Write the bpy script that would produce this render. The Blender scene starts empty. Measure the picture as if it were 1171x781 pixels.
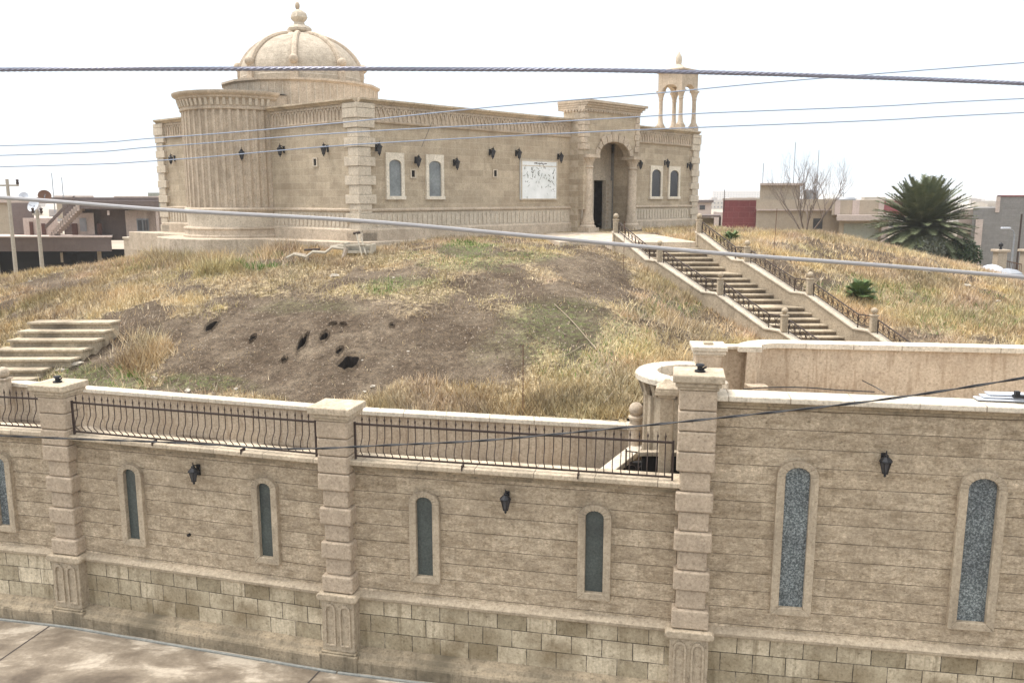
import bpy, bmesh, math, random
import numpy as np
from mathutils import Vector, Matrix, noise
random.seed(7); rng = np.random.default_rng(7)
PI = math.pi
S = bpy.context.scene
COL = S.collection
# ------------------------------------------------------------------ camera, sky, sun, exposure
PITCH = math.atan((390.5-226)/966.0)
cam = bpy.data.cameras.new('camera'); camo = bpy.data.objects.new('camera', cam); COL.objects.link(camo)
camo.location = (0, 0, 10); camo.rotation_euler = (PI/2-PITCH, 0, 0)
cam.sensor_width = 36; cam.lens = 36*966/1171.0; cam.clip_start = 0.1; cam.clip_end = 9000
S.camera = camo
SUN_EL, SUN_AZ = math.radians(66), math.radians(-75)   # azimuth of the light, from +Y towards +X
w = bpy.data.worlds.new("World"); S.world = w; w.use_nodes = True
nt = w.node_tree; nt.nodes.clear()
wo = nt.nodes.new('ShaderNodeOutputWorld'); bg = nt.nodes.new('ShaderNodeBackground')
sky = nt.nodes.new('ShaderNodeTexSky'); sky.sky_type = 'NISHITA'; sky.sun_disc = False
sky.sun_elevation = SUN_EL; sky.sun_rotation = SUN_AZ; sky.air_density = 1.0; sky.dust_density = 2.0
mx = nt.nodes.new('ShaderNodeMix'); mx.data_type = 'RGBA'; mx.inputs[0].default_value = 0.8
nt.links.new(sky.outputs[0], mx.inputs[6]); 
tcw = nt.nodes.new('ShaderNodeTexCoord'); spw = nt.nodes.new('ShaderNodeSeparateXYZ'); nt.links.new(tcw.outputs['Generated'], spw.inputs[0])
rw_ = nt.nodes.new('ShaderNodeValToRGB'); nt.links.new(spw.outputs[2], rw_.inputs[0])   # overcast sky: dimmer, bluer horizon, bright zenith
for i_, (p_, c_) in enumerate(((0.0, (.34,.405,.47)), (.10, (.45,.50,.555)), (.28, (.68,.69,.70)), (1.0, (1,.99,.97)))):
    e_ = rw_.color_ramp.elements[0] if i_ == 0 else (rw_.color_ramp.elements[1] if i_ == 3 else rw_.color_ramp.elements.new(p_))
    e_.position = p_; e_.color = (*c_, 1)
ms_ = nt.nodes.new('ShaderNodeVectorMath'); ms_.operation = 'SCALE'; ms_.inputs['Scale'].default_value = 15.5
nt.links.new(rw_.outputs[0], ms_.inputs[0]); nt.links.new(ms_.outputs[0], mx.inputs[7])
nt.links.new(mx.outputs[2], bg.inputs[0]); bg.inputs[1].default_value = 0.075
nt.links.new(bg.outputs[0], wo.inputs[0])
sl = bpy.data.lights.new('sun', 'SUN'); sl.energy = 2.0; sl.angle = math.radians(25); sl.color = (1, .965, .92)
so = bpy.data.objects.new('sun', sl); COL.objects.link(so)
sd = Vector((math.sin(SUN_AZ)*math.cos(SUN_EL), math.cos(SUN_AZ)*math.cos(SUN_EL), math.sin(SUN_EL)))
so.rotation_euler = sd.to_track_quat('Z', 'Y').to_euler()
vs = S.view_settings; vs.view_transform = 'Standard'; vs.look = 'None'; vs.gamma = 1; vs.use_curve_mapping = False
vs.exposure = 1.18
S.cycles.max_bounces = 6; S.cycles.volume_bounces = 1

# ------------------------------------------------------------------ measuring helpers (pixel of the photo -> real point)
F, CX, CY = 966.0, 585.5, 390.5
pc_, ps_ = math.cos(PITCH), math.sin(PITCH)
def ray(px, py):
    a = px-CX; u = CY-py
    return (a, F*pc_+u*ps_, -F*ps_+u*pc_)
def PY(px, py, Y):
    r = ray(px, py); k = Y/r[1]; return Vector((r[0]*k, Y, 10+r[2]*k))
def PZ(px, py, z):
    r = ray(px, py); k = (z-10)/r[2]; return Vector((r[0]*k, r[1]*k, z))
class Line:
    def __init__(w, p, q):
        w.p = (p[0], p[1]); w.L = math.hypot(q[0]-p[0], q[1]-p[1]); w.a = math.atan2(q[1]-p[1], q[0]-p[0])
        w.d = (math.cos(w.a), math.sin(w.a)); w.n = (-w.d[1], w.d[0])
    def pix(w, px, py, off=0):
        r = ray(px, py); p = (w.p[0]+w.n[0]*off, w.p[1]+w.n[1]*off)
        k = (p[0]*w.n[0]+p[1]*w.n[1])/(r[0]*w.n[0]+r[1]*w.n[1])
        x, y = r[0]*k, r[1]*k
        return ((x-p[0])*w.d[0]+(y-p[1])*w.d[1], 10+r[2]*k)
    def P(w, u, off=0, z=0): return Vector((w.p[0]+w.d[0]*u+w.n[0]*off, w.p[1]+w.d[1]*u+w.n[1]*off, z))

# ------------------------------------------------------------------ materials
MATS = {}
def newmat(name):
    m = bpy.data.materials.new(name); m.use_nodes = True; nt = m.node_tree
    b = nt.nodes['Principled BSDF']; MATS[name] = m
    return m, nt, b
def N(nt, t, **kw):
    n = nt.nodes.new(t)
    for k, v in kw.items(): setattr(n, k, v)
    return n
def L(nt, a, b): nt.links.new(a, b)
def ramp(nt, src, stops):
    r = N(nt, 'ShaderNodeValToRGB'); cr = r.color_ramp
    cr.elements[0].position = stops[0][0]; cr.elements[0].color = (*stops[0][1], 1)
    cr.elements[1].position = stops[-1][0]; cr.elements[1].color = (*stops[-1][1], 1)
    for p, c in stops[1:-1]:
        e = cr.elements.new(p); e.color = (*c, 1)
    L(nt, src, r.inputs[0]); return r.outputs[0]
def mapped(nt, scale, kind='Object'):
    tc = N(nt, 'ShaderNodeTexCoord'); mp = N(nt, 'ShaderNodeMapping'); mp.inputs['Scale'].default_value = scale
    L(nt, tc.outputs[kind], mp.inputs[0]); return mp.outputs[0]
def noise_(nt, vec, scale, detail=4, rough=.55, dist=0):
    n = N(nt, 'ShaderNodeTexNoise'); n.inputs['Scale'].default_value = scale; n.inputs['Detail'].default_value = detail
    n.inputs['Roughness'].default_value = rough; n.inputs['Distortion'].default_value = dist
    L(nt, vec, n.inputs['Vector']); return n.outputs['Fac']
def mixc(nt, f, a, b, mode='MIX'):
    m = N(nt, 'ShaderNodeMix', data_type='RGBA', blend_type=mode)
    if isinstance(f, float): m.inputs[0].default_value = f
    else: L(nt, f, m.inputs[0])
    for i, v in ((6, a), (7, b)):
        if isinstance(v, tuple): m.inputs[i].default_value = (*v, 1)
        else: L(nt, v, m.inputs[i])
    return m.outputs[2]
def math_(nt, op, a, b=0.5):
    m = N(nt, 'ShaderNodeMath', operation=op)
    for i, v in ((0, a), (1, b)):
        if isinstance(v, (float, int)): m.inputs[i].default_value = v
        else: L(nt, v, m.inputs[i])
    return m.outputs[0]
def bump(nt, b, h, strength, dist=.02):
    bn = N(nt, 'ShaderNodeBump'); bn.inputs['Strength'].default_value = strength; bn.inputs['Distance'].default_value = dist
    L(nt, h, bn.inputs['Height']); L(nt, bn.outputs[0], b.inputs['Normal'])
def stone(name, base, var=.25, brick=None, mortar=None, bump_s=.4, chisel=False, stain=.35, stainc=(.10, .085, .055), rough=.9, blockvar=.15, streak=.3, zoff=0.0):
    """weathered sandstone; brick=(width,height,mortar size) lays a running bond on local X/Z"""
    m, nt, b = newmat(name)
    v = mapped(nt, (1, 1, 1))
    sep = N(nt, 'ShaderNodeSeparateXYZ'); L(nt, v, sep.inputs[0])
    big = noise_(nt, v, .7, 5, .6); mid = noise_(nt, v, 3.2, 6, .7); fine = noise_(nt, v, 17, 5, .75)
    lo = tuple(c*(1-var) for c in base); hi = tuple(min(1, c*(1+var)) for c in base)
    col = ramp(nt, mid, [(.25, lo), (.5, base), (.78, hi)])
    sp = ramp(nt, fine, [(.30, (.42, .40, .37)), (.43, (.88, .87, .86)), (.58, (1.06, 1.06, 1.06)), (.72, (1.4, 1.4, 1.4))])
    col = mixc(nt, 1.0, col, sp, 'MULTIPLY')
    height = fine
    if chisel:
        vc = mapped(nt, (8, 8, 17)); ch = noise_(nt, vc, 1.7, 6, .78, .8)
        vc2 = mapped(nt, (2.2, 2.2, 6)); ch2 = noise_(nt, vc2, 1.2, 4, .6)
        cr = ramp(nt, ch, [(.30, (.28, .25, .21)), (.42, (.8, .78, .75)), (.56, (1.04, 1.04, 1.03)), (.72, (1.5, 1.5, 1.48))])
        col = mixc(nt, 1.0, col, cr, 'MULTIPLY')
        cr2 = ramp(nt, ch2, [(.3, (.68, .65, .60)), (.5, (1, 1, 1)), (.70, (1.25, 1.26, 1.27))])
        col = mixc(nt, 1.0, col, cr2, 'MULTIPLY')
        height = math_(nt, 'ADD', math_(nt, 'MULTIPLY', ch, 1.6), math_(nt, 'MULTIPLY', fine, .5))
        cb2 = N(nt, 'ShaderNodeCombineXYZ'); L(nt, sep.outputs[0], cb2.inputs[0]); L(nt, sep.outputs[2], cb2.inputs[1])
        b2_ = N(nt, 'ShaderNodeTexBrick'); L(nt, cb2.outputs[0], b2_.inputs['Vector']); b2_.inputs['Scale'].default_value = 1
        b2_.inputs['Brick Width'].default_value = 1.25; b2_.inputs['Row Height'].default_value = brick[1]; b2_.inputs['Mortar Size'].default_value = .004; b2_.offset = .37
        b2_.inputs['Color1'].default_value = (.90, .89, .87, 1); b2_.inputs['Color2'].default_value = (1.11, 1.12, 1.13, 1); b2_.inputs['Mortar'].default_value = (.8, .78, .75, 1)
        col = mixc(nt, 1.0, col, b2_.outputs['Color'], 'MULTIPLY')
    if brick:
        cb = N(nt, 'ShaderNodeCombineXYZ'); L(nt, sep.outputs[0], cb.inputs[0]); L(nt, math_(nt, 'SUBTRACT', sep.outputs[2], zoff), cb.inputs[1])
        wob = N(nt, 'ShaderNodeVectorMath', operation='ADD'); L(nt, cb.outputs[0], wob.inputs[0])
        nz = N(nt, 'ShaderNodeTexNoise'); nz.inputs['Scale'].default_value = 3.0; L(nt, v, nz.inputs['Vector'])
        sc = N(nt, 'ShaderNodeVectorMath', operation='SCALE'); sc.inputs['Scale'].default_value = .012
        L(nt, nz.outputs['Color'], sc.inputs[0]); L(nt, sc.outputs[0], wob.inputs[1])
        br = N(nt, 'ShaderNodeTexBrick'); L(nt, wob.outputs[0], br.inputs['Vector'])
        br.inputs['Scale'].default_value = 1; br.inputs['Brick Width'].default_value = brick[0]; br.inputs['Row Height'].default_value = brick[1]
        br.inputs['Mortar Size'].default_value = brick[2]; br.inputs['Mortar Smooth'].default_value = .3; br.inputs['Bias'].default_value = 0
        br.inputs['Color1'].default_value = (1-blockvar, 1-blockvar*1.05, 1-blockvar*1.25, 1); br.inputs['Color2'].default_value = (1+blockvar, 1+blockvar, 1+blockvar*.9, 1)
        br.inputs['Mortar'].default_value = (1, 1, 1, 1)
        col = mixc(nt, 1.0, col, br.outputs['Color'], 'MULTIPLY')
    # dark weathering, blotches and drip streaks
    sm = math_(nt, 'MULTIPLY', ramp(nt, big, [(.45, (0, 0, 0)), (.72, (1, 1, 1))]), stain)
    col = mixc(nt, sm, col, stainc)
    vs_ = mapped(nt, (5, 5, .55)); st = noise_(nt, vs_, 1.3, 5, .7)
    sm2 = math_(nt, 'MULTIPLY', ramp(nt, st, [(.52, (0, 0, 0)), (.72, (1, 1, 1))]), streak)
    col = mixc(nt, sm2, col, tuple(c*.8 for c in stainc))
    if brick:
        mc = mortar or tuple(c*.35 for c in base)
        brk = math_(nt, 'MULTIPLY', br.outputs['Fac'], ramp(nt, noise_(nt, v, 2.3, 4, .7), [(.35, (.25, .25, .25)), (.55, (1, 1, 1))]))
        col = mixc(nt, brk, col, mc)
        height = math_(nt, 'SUBTRACT', math_(nt, 'MULTIPLY', height, .5), math_(nt, 'MULTIPLY', br.outputs['Fac'], .9))
    L(nt, col, b.inputs['Base Color']); b.inputs['Roughness'].default_value = rough
    b.inputs['Specular IOR Level'].default_value = .25
    bump(nt, b, height, bump_s, .03)
    return m
def plain(name, base, rough=.7, var=.2, scale=6, metal=0, bump_s=.15, spec=.4):
    m, nt, b = newmat(name); v = mapped(nt, (1, 1, 1)); n = noise_(nt, v, scale, 5, .65)
    L(nt, ramp(nt, n, [(.25, tuple(c*(1-var) for c in base)), (.75, tuple(min(1, c*(1+var)) for c in base))]), b.inputs['Base Color'])
    b.inputs['Roughness'].default_value = rough; b.inputs['Metallic'].default_value = metal; b.inputs['Specular IOR Level'].default_value = spec
    if bump_s: bump(nt, b, n, bump_s, .02)
    return m

M_rough = stone('chiselled_stone', (.495, .402, .295), .24, (14, .36, .006), (.13, .10, .07), 1.0, True, .4, (.25, .195, .135), blockvar=.07, streak=.32)
M_block = stone('ashlar_blocks', (.52, .445, .335), .16, (.62, .387, .011), (.07, .055, .038), .35, False, .85, (.17, .12, .06), blockvar=.36, streak=.65, zoff=.44)
M_base = stone('damp_base_stone', (.36, .29, .20), .22, None, None, .5, False, .9, (.11, .09, .06), streak=.75)
M_trim = stone('carved_trim_stone', (.43, .352, .255), .22, None, None, .4, False, .35, (.13, .10, .07), streak=.35)
M_quoin = stone('quoin_stone', (.455, .365, .27), .2, None, None, .5, False, .3, (.2, .15, .105), streak=.2)
M_cop = stone('coping_stone', (.60, .53, .43), .2, (1.1, 50, .012), (.25, .2, .15), .35, False, .3, (.30, .25, .19), streak=.15, blockvar=.06)
M_ledge = stone('ledge_stone', (.52, .43, .32), .16, (1.2, 50, .012), (.2, .16, .12), .35, False, .6, (.13, .11, .08), streak=.35, blockvar=.08)
M_pink = stone('rendered_stone', (.50, .41, .31), .12, (60, 50, .006), (.32, .24, .17), .25, False, .4, (.24, .15, .08), streak=.65, blockvar=.04)
M_church = stone('church_stone', (.43, .355, .262), .22, (.95, .33, .008), (.50, .42, .32), .35, False, .6, (.25, .19, .13), streak=.4, blockvar=.13)
M_ctrim = stone('church_trim_stone', (.51, .42, .32), .24, None, None, .45, False, .5, (.27, .21, .15), streak=.5)
M_cpale = stone('church_pale_stone', (.55, .475, .375), .18, None, None, .3, False, .3, (.33, .27, .2), streak=.45)
M_surr = stone('pale_window_surround', (.68, .61, .50), .12, None, None, .3, False, .3, (.4, .33, .25), streak=.3)
M_dome = stone('dome_stone', (.44, .375, .295), .32, (1.2, .35, .006), (.3, .24, .18), .4, False, .4, (.25, .21, .16), streak=.2, blockvar=.06)
M_path = stone('path_slab', (.60, .50, .39), .12, (1.2, .9, .01), (.3, .24, .18), .3, False, .3, (.35, .27, .2), streak=.1, blockvar=.05)
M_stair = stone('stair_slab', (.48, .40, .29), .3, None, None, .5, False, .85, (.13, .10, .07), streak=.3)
M_stair_shade = stone('shaded_stair_stone', (.20, .155, .11), .25, None, None, .4, False, .6, (.07, .055, .04), streak=.6)  # stair stone darkened in colour for shaded risers and the sunken stair
M_iron = plain('rusty_iron', (.05, .033, .026), .65, .4, 30, .3, .1)
M_black = plain('black_iron', (.018, .018, .02), .5, .3, 30, .4, .1)
M_smoke = plain('smoked_lantern_glass', (.05, .05, .055), .25, .3, 10, 0, 0)
M_shade = plain('interior_shade', (.012, .010, .009), 1, .2, 3, 0, 0)  # near-black colour standing in for shade inside openings and hollows
M_galv = plain('galvanised_cable', (.22, .22, .27), .45, .15, 40, .5, .3)
M_lcab = plain('grey_cable', (.30, .29, .29), .6, .12, 20, 0, .1)
M_bcab = plain('black_cable', (.016, .016, .018), .5, .3, 20, 0, .1)
M_tcab = plain('thin_wire', (.26, .30, .38), .5, .1, 20, .2, 0)
M_wood = plain('grey_weathered_wood', (.40, .33, .26), .9, .3, 12)
M_pwood = plain('pale_painted_bars', (.42, .37, .29), .8, .2, 12)
M_door = plain('dull_metal_door', (.28, .27, .25), .6, .25, 4, .1)
M_rdoor = plain('brown_door_leaf', (.09, .04, .03), .7, .3, 4)
M_bark = plain('bark', (.13, .10, .08), .95, .3, 10)
M_twig = plain('dry_twigs', (.20, .16, .135), .95, .3, 10)
M_rock = plain('limestone_rock', (.42, .37, .30), .95, .25, 8, 0, .5)
M_stick = plain('dry_reed', (.24, .19, .13), .9, .3, 10)
M_rust = plain('rust_rod', (.12, .06, .035), .9, .3, 20)
M_white = plain('white_sheet', (.50, .52, .56), .4, .15, 6)

# glass with crackled / frosted sheen
def glass(name, a, b_, scale, sparkle=True, rough=.35, lo=.35, hi=.7):
    m, nt, b = newmat(name); v = mapped(nt, (1, 1, 1))
    n = noise_(nt, v, scale, 6, .8); 
    col = ramp(nt, n, [(lo, a), (hi, b_)])
    bign = noise_(nt, v, 1.3, 2, .5)
    col = mixc(nt, 1.0, col, ramp(nt, bign, [(.35, (.75, .75, .78)), (.65, (1.15, 1.15, 1.15))]), 'MULTIPLY')
    L(nt, col, b.inputs['Base Color']); b.inputs['Roughness'].default_value = rough; bump(nt, b, n, .5 if sparkle else .1, .01)
    return m
M_gcr = glass('crackled_blue_glass', (.055, .07, .075), (.55, .60, .59), 30, True, .3, .46, .74)
M_gdk = glass('dark_green_glass', (.035, .045, .042), (.10, .12, .112), 22, True, .22, .3, .75)
M_gch = glass('dusty_church_glass', (.13, .145, .145), (.24, .255, .255), 8, False, .35)

# marble board with weathered dark marks
m, nt, b = newmat('weathered_white_board'); v = mapped(nt, (1, 1, 1))
n1 = noise_(nt, v, 3.2, 6, .75, .8); n2 = noise_(nt, v, 1.2, 3, .6)
c = ramp(nt, n2, [(.3, (.60, .62, .60)), (.7, (.78, .79, .78))])
c = mixc(nt, ramp(nt, n1, [(.60, (0, 0, 0)), (.66, (1, 1, 1))]), c, (.16, .15, .13))
L(nt, c, b.inputs['Base Color']); b.inputs['Roughness'].default_value = .5; M_board = m

# street: concrete with damp blotches
m, nt, b = newmat('stained_concrete'); v = mapped(nt, (1, 1, 1), 'Object')
n1 = noise_(nt, mapped(nt, (.55, 1, 1)), 1.15, 7, .62, .4); n2 = noise_(nt, v, 12, 5, .7); n3 = noise_(nt, v, .35, 3, .5)
f = math_(nt, 'ADD', math_(nt, 'MULTIPLY', n1, .7), math_(nt, 'MULTIPLY', n3, .3))
c = ramp(nt, f, [(.38, (.085, .062, .042)), (.46, (.145, .112, .078)), (.52, (.22, .177, .128)), (.58, (.40, .34, .265))])
c = mixc(nt, 1.0, c, ramp(nt, n2, [(.3, (.8, .8, .8)), (.7, (1.12, 1.12, 1.12))]), 'MULTIPLY')
L(nt, c, b.inputs['Base Color']); L(nt, ramp(nt, f, [(.4, (.55, .55, .55)), (.6, (.9, .9, .9))]), b.inputs['Roughness']); bump(nt, b, n2, .2, .01)
M_street = m
M_kerb = plain('kerb_concrete', (.22, .22, .20), .9, .3, 9)
M_ground = plain('dusty_town_ground', (.33, .27, .20), .95, .25, .08)
# hill soil, driven by a cover attribute (R = straw, G = green)
m, nt, b = newmat('hill_soil'); v = mapped(nt, (1, 1, 1))
at = N(nt, 'ShaderNodeAttribute', attribute_name='cover'); sp_ = N(nt, 'ShaderNodeSeparateColor'); L(nt, at.outputs['Color'], sp_.inputs[0])
n1 = noise_(nt, v, .6, 6, .65); n2 = noise_(nt, v, 6, 6, .75); n3 = noise_(nt, v, 30, 4, .7)
soil = ramp(nt, n1, [(.3, (.065, .046, .031)), (.5, (.105, .079, .056)), (.7, (.19, .15, .108))])
straw = ramp(nt, n2, [(.3, (.17, .125, .07)), (.5, (.33, .26, .16)), (.68, (.50, .41, .27))])
f = math_(nt, 'ADD', sp_.outputs[0], math_(nt, 'MULTIPLY', math_(nt, 'SUBTRACT', n2, .5), 1.0))
c = mixc(nt, ramp(nt, f, [(.3, (0, 0, 0)), (.7, (1, 1, 1))]), soil, straw)
g = math_(nt, 'MULTIPLY', sp_.outputs[1], ramp(nt, n2, [(.4, (0, 0, 0)), (.6, (1, 1, 1))]))
c = mixc(nt, g, c, (.085, .13, .035))
c = mixc(nt, 1.0, c, ramp(nt, n2, [(.32, (.5, .48, .46)), (.5, (1, 1, 1)), (.68, (1.4, 1.36, 1.3))]), 'MULTIPLY')
c = mixc(nt, 1.0, c, ramp(nt, n3, [(.32, (.5, .5, .5)), (.5, (1, 1, 1)), (.7, (1.8, 1.75, 1.65))]), 'MULTIPLY')
L(nt, c, b.inputs['Base Color']); b.inputs['Roughness'].default_value = 1; b.inputs['Specular IOR Level'].default_value = .1
bump(nt, b, math_(nt, 'ADD', n2, math_(nt, 'MULTIPLY', n3, .5)), .8, .08); M_hill = m
# grass blades, colour per blade
m, nt, b = newmat('dry_grass'); at = N(nt, 'ShaderNodeAttribute', attribute_name='tint'); L(nt, at.outputs['Color'], b.inputs['Base Color'])
b.inputs['Roughness'].default_value = .9; b.inputs['Specular IOR Level'].default_value = .1; M_grass = m
def leafmat(name, a, c2, sc=3):
    m, nt, b = newmat(name); v = mapped(nt, (1, 1, 1)); n = noise_(nt, v, sc, 3, .6)
    L(nt, ramp(nt, n, [(.3, a), (.7, c2)]), b.inputs['Base Color']); b.inputs['Roughness'].default_value = .6; return m
M_palm = leafmat('palm_frond', (.06, .078, .03), (.16, .175, .09), 1.5)
M_bush = leafmat('dark_shrub_leaf', (.022, .045, .015), (.05, .085, .03))
M_gbush = leafmat('grey_shrub_leaf', (.09, .10, .075), (.16, .17, .13))
M_weed = leafmat('fresh_green_leaf', (.075, .12, .03), (.15, .21, .07))

# ------------------------------------------------------------------ mesh helpers
class MB:
    def __init__(s): s.v = []; s.f = []
    def add(s, v, f):
        o = len(s.v); s.v += [tuple(p) for p in v]; s.f += [tuple(i+o for i in q) for q in f]; return s
    def box(s, x0, x1, y0, y1, z0, z1):
        return s.add([(x0,y0,z0),(x1,y0,z0),(x1,y1,z0),(x0,y1,z0),(x0,y0,z1),(x1,y0,z1),(x1,y1,z1),(x0,y1,z1)],
                     [(0,3,2,1),(4,5,6,7),(0,1,5,4),(1,2,6,5),(2,3,7,6),(3,0,4,7)])
    def prism(s, poly, a, b, plane='xz'):
        """poly in the plane, extruded from a to b along the third axis"""
        n = len(poly)
        def pt(p, t):
            return (p[0], t, p[1]) if plane == 'xz' else ((t, p[0], p[1]) if plane == 'yz' else (p[0], p[1], t))
        v = [pt(p, a) for p in poly]+[pt(p, b) for p in poly]
        f = [tuple(range(n)), tuple(range(2*n-1, n-1, -1))]
        for i in range(n):
            j = (i+1) % n; f.append((i, i+n, j+n, j))
        return s.add(v, f)
    def strip(s, outer, inner, a, b, plane='xz', close=False):
        """band between two matching polylines, thick from a to b"""
        n = len(outer)
        for i in range(n if close else n-1):
            j = (i+1) % n
            s.prism([outer[i], outer[j], inner[j], inner[i]], a, b, plane)
        return s
    def lathe(s, prof, n=16, c=(0,0,0), a0=0, a1=2*PI, flute=None):
        full = abs(a1-a0-2*PI) < 1e-6; m = n if full else n+1
        v = []
        for i in range(m):
            t = a0+(a1-a0)*i/n
            for k, (r, z) in enumerate(prof):
                rr = r*(flute(t, k) if flute else 1)
                v.append((c[0]+rr*math.cos(t), c[1]+rr*math.sin(t), c[2]+z))
        f = []; K = len(prof)
        for i in range(n):
            j = (i+1) % m
            for k in range(K-1): f.append((i*K+k, j*K+k, j*K+k+1, i*K+k+1))
        if full:
            f.append(tuple(i*K+K-1 for i in range(n))); f.append(tuple(i*K for i in range(n-1, -1, -1)))
        return s.add(v, f)
    def tube(s, pts, r, n=6, caps=True):
        pts = [Vector(p) for p in pts]; K = len(pts); rs = r if isinstance(r, (list, tuple)) else [r]*K
        v = []; up = None
        for i, p in enumerate(pts):
            d = (pts[min(i+1, K-1)]-pts[max(i-1, 0)]).normalized()
            if up is None:
                up = Vector((0, 0, 1)) if abs(d.z) < .9 else Vector((1, 0, 0))
            x = d.cross(up).normalized(); y = x.cross(d).normalized(); up = y
            for k in range(n):
                t = 2*PI*k/n; v.append(p+(x*math.cos(t)+y*math.sin(t))*rs[i])
        f = []
        for i in range(K-1):
            for k in range(n):
                q = (k+1) % n; f.append((i*n+k, i*n+q, (i+1)*n+q, (i+1)*n+k))
        if caps: f.append(tuple(range(n-1, -1, -1))); f.append(tuple((K-1)*n+k for k in range(n)))
        return s.add(v, f)
    def ball(s, c, r, n=12, m=8, sz=1):
        prof = [(max(1e-4, r*math.sin(PI*k/m)), -r*sz*math.cos(PI*k/m)) for k in range(m+1)]
        return s.lathe(prof, n, c)
    def build(s, name, mat, parent=None, bevel=0, smooth=False, loc=None, rotz=None, kind=None):
        me = bpy.data.meshes.new(name); me.from_pydata(s.v, [], s.f)
        bm = bmesh.new(); bm.from_mesh(me); bmesh.ops.recalc_face_normals(bm, faces=bm.faces); bm.to_mesh(me); bm.free()
        me.materials.append(mat)
        if smooth:
            me.polygons.foreach_set('use_smooth', [True]*len(me.polygons))
            try: me.set_sharp_from_angle(angle=math.radians(38))
            except Exception: pass
        o = bpy.data.objects.new(name, me); COL.objects.link(o)
        if loc is not None: o.location = loc
        if rotz is not None: o.rotation_euler = (0, 0, rotz)
        if parent is not None: o.parent = parent
        if bevel:
            md = o.modifiers.new('bevel', 'BEVEL'); md.width = bevel; md.segments = 2; md.limit_method = 'ANGLE'; md.angle_limit = math.radians(40)
        if kind: o['kind'] = kind
        return o
def tag(o, label, cat, group=None):
    o['label'] = label; o['category'] = cat
    if group: o['group'] = group
    return o
def thing(name, label, cat, loc=(0,0,0), rotz=0, group=None):
    o = bpy.data.objects.new(name, None); COL.objects.link(o); o.location = loc; o.rotation_euler = (0, 0, rotz); o.empty_display_size = .2
    return tag(o, label, cat, group)
def dup(root, loc, rotz, label, group=None):
    r = root.copy(); COL.objects.link(r); r.location = loc; r.rotation_euler = (0, 0, rotz); r['label'] = label
    if group: r['group'] = group
    for ch in list(root.children):
        c_ = ch.copy(); COL.objects.link(c_); c_.parent = r
        for g_ in list(ch.children):
            d_ = g_.copy(); COL.objects.link(d_); d_.parent = c_
    return r
def arc(cx, cz, rx, rz, a0, a1, n):
    return [(cx+rx*math.cos(a0+(a1-a0)*i/n), cz+rz*math.sin(a0+(a1-a0)*i/n)) for i in range(n+1)]
def smoothpath(pts, sub=8):
    """Catmull-Rom through points"""
    P = [Vector(p) for p in pts]; P = [P[0]*2-P[1]]+P+[P[-1]*2-P[-2]]; out = []
    for i in range(1, len(P)-2):
        for k in range(sub):
            t = k/sub; a, b_, c_, d = P[i-1], P[i], P[i+1], P[i+2]
            out.append(.5*((2*b_)+(c_-a)*t+(2*a-5*b_+4*c_-d)*t*t+(3*b_-a-3*c_+d)*t**3))
    out.append(P[-2]); return out

# ================================================================== SETTING: ground, hill
big = MB().add([(-2500,-300,-.02),(2500,-300,-.02),(2500,2500,-.02),(-2500,2500,-.02)], [(0,1,2,3)]).build('ground', M_ground, kind='structure')
# distant ridge
mb = MB(); n = 160; vs_ = []
for i in range(n+1):
    a = math.radians(-50+100*i/n); R = 2300; h = 13+13*noise.noise((i*.045, 3.1, 0))+5*noise.noise((i*.16, 9, 0))
    h = max(6, h+6)
    for rr, z in ((R-350, -1), (R-120, h*.6), (R, h), (R+80, -1)): vs_.append((rr*math.sin(a), rr*math.cos(a), z))
fs = [(i*4+k, (i+1)*4+k, (i+1)*4+k+1, i*4+k+1) for i in range(n) for k in range(3)]
mb.add(vs_, fs).build('hills', plain('far_hill_earth', (.26, .24, .21), 1, .2, .01, 0, 0), smooth=True, kind='structure')

# street wall corner points
K0, K1, K2, K3, K4 = PZ(0,625,1.65), PZ(85,633,1.65), PZ(393,676,1.65), PZ(788,717,1.65), PZ(1171,750,1.65)
d01 = (K0-K1).normalized(); KL = K1+d01*9; d34 = (K4-K3).normalized(); KR = K3+d34*10.5
BA, BB, BC, BD = Line(KL, K1), Line(K1, K2), Line(K2, K3), Line(K3, KR)
# inner wall polyline (centre of coping front edge)
IN = [PZ(-150,430,4.6), PZ(0,437,4.6), PZ(99,445,4.6), PZ(358,466,4.6), PZ(430,471,4.6), PZ(722,487,4.6)]
INR = [PY(1300,405,19.0), PY(1171,400,19.6), PY(890,392,20.5)]
def inner_front(x):
    """Y of the inner wall's hill-side line at a given x"""
    pts = [(p.x, p.y+.15) for p in IN]+[(3.4, 20.9), (5.6, 21.1)]+[(p.x, p.y+.15) for p in reversed(INR)]
    if x <= pts[0][0]: return pts[0][1]+(pts[0][0]-x)*.13
    for a, b_ in zip(pts, pts[1:]):
        if x <= b_[0]: return a[1]+(b_[1]-a[1])*(x-a[0])/(b_[0]-a[0])
    return pts[-1][1]

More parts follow.
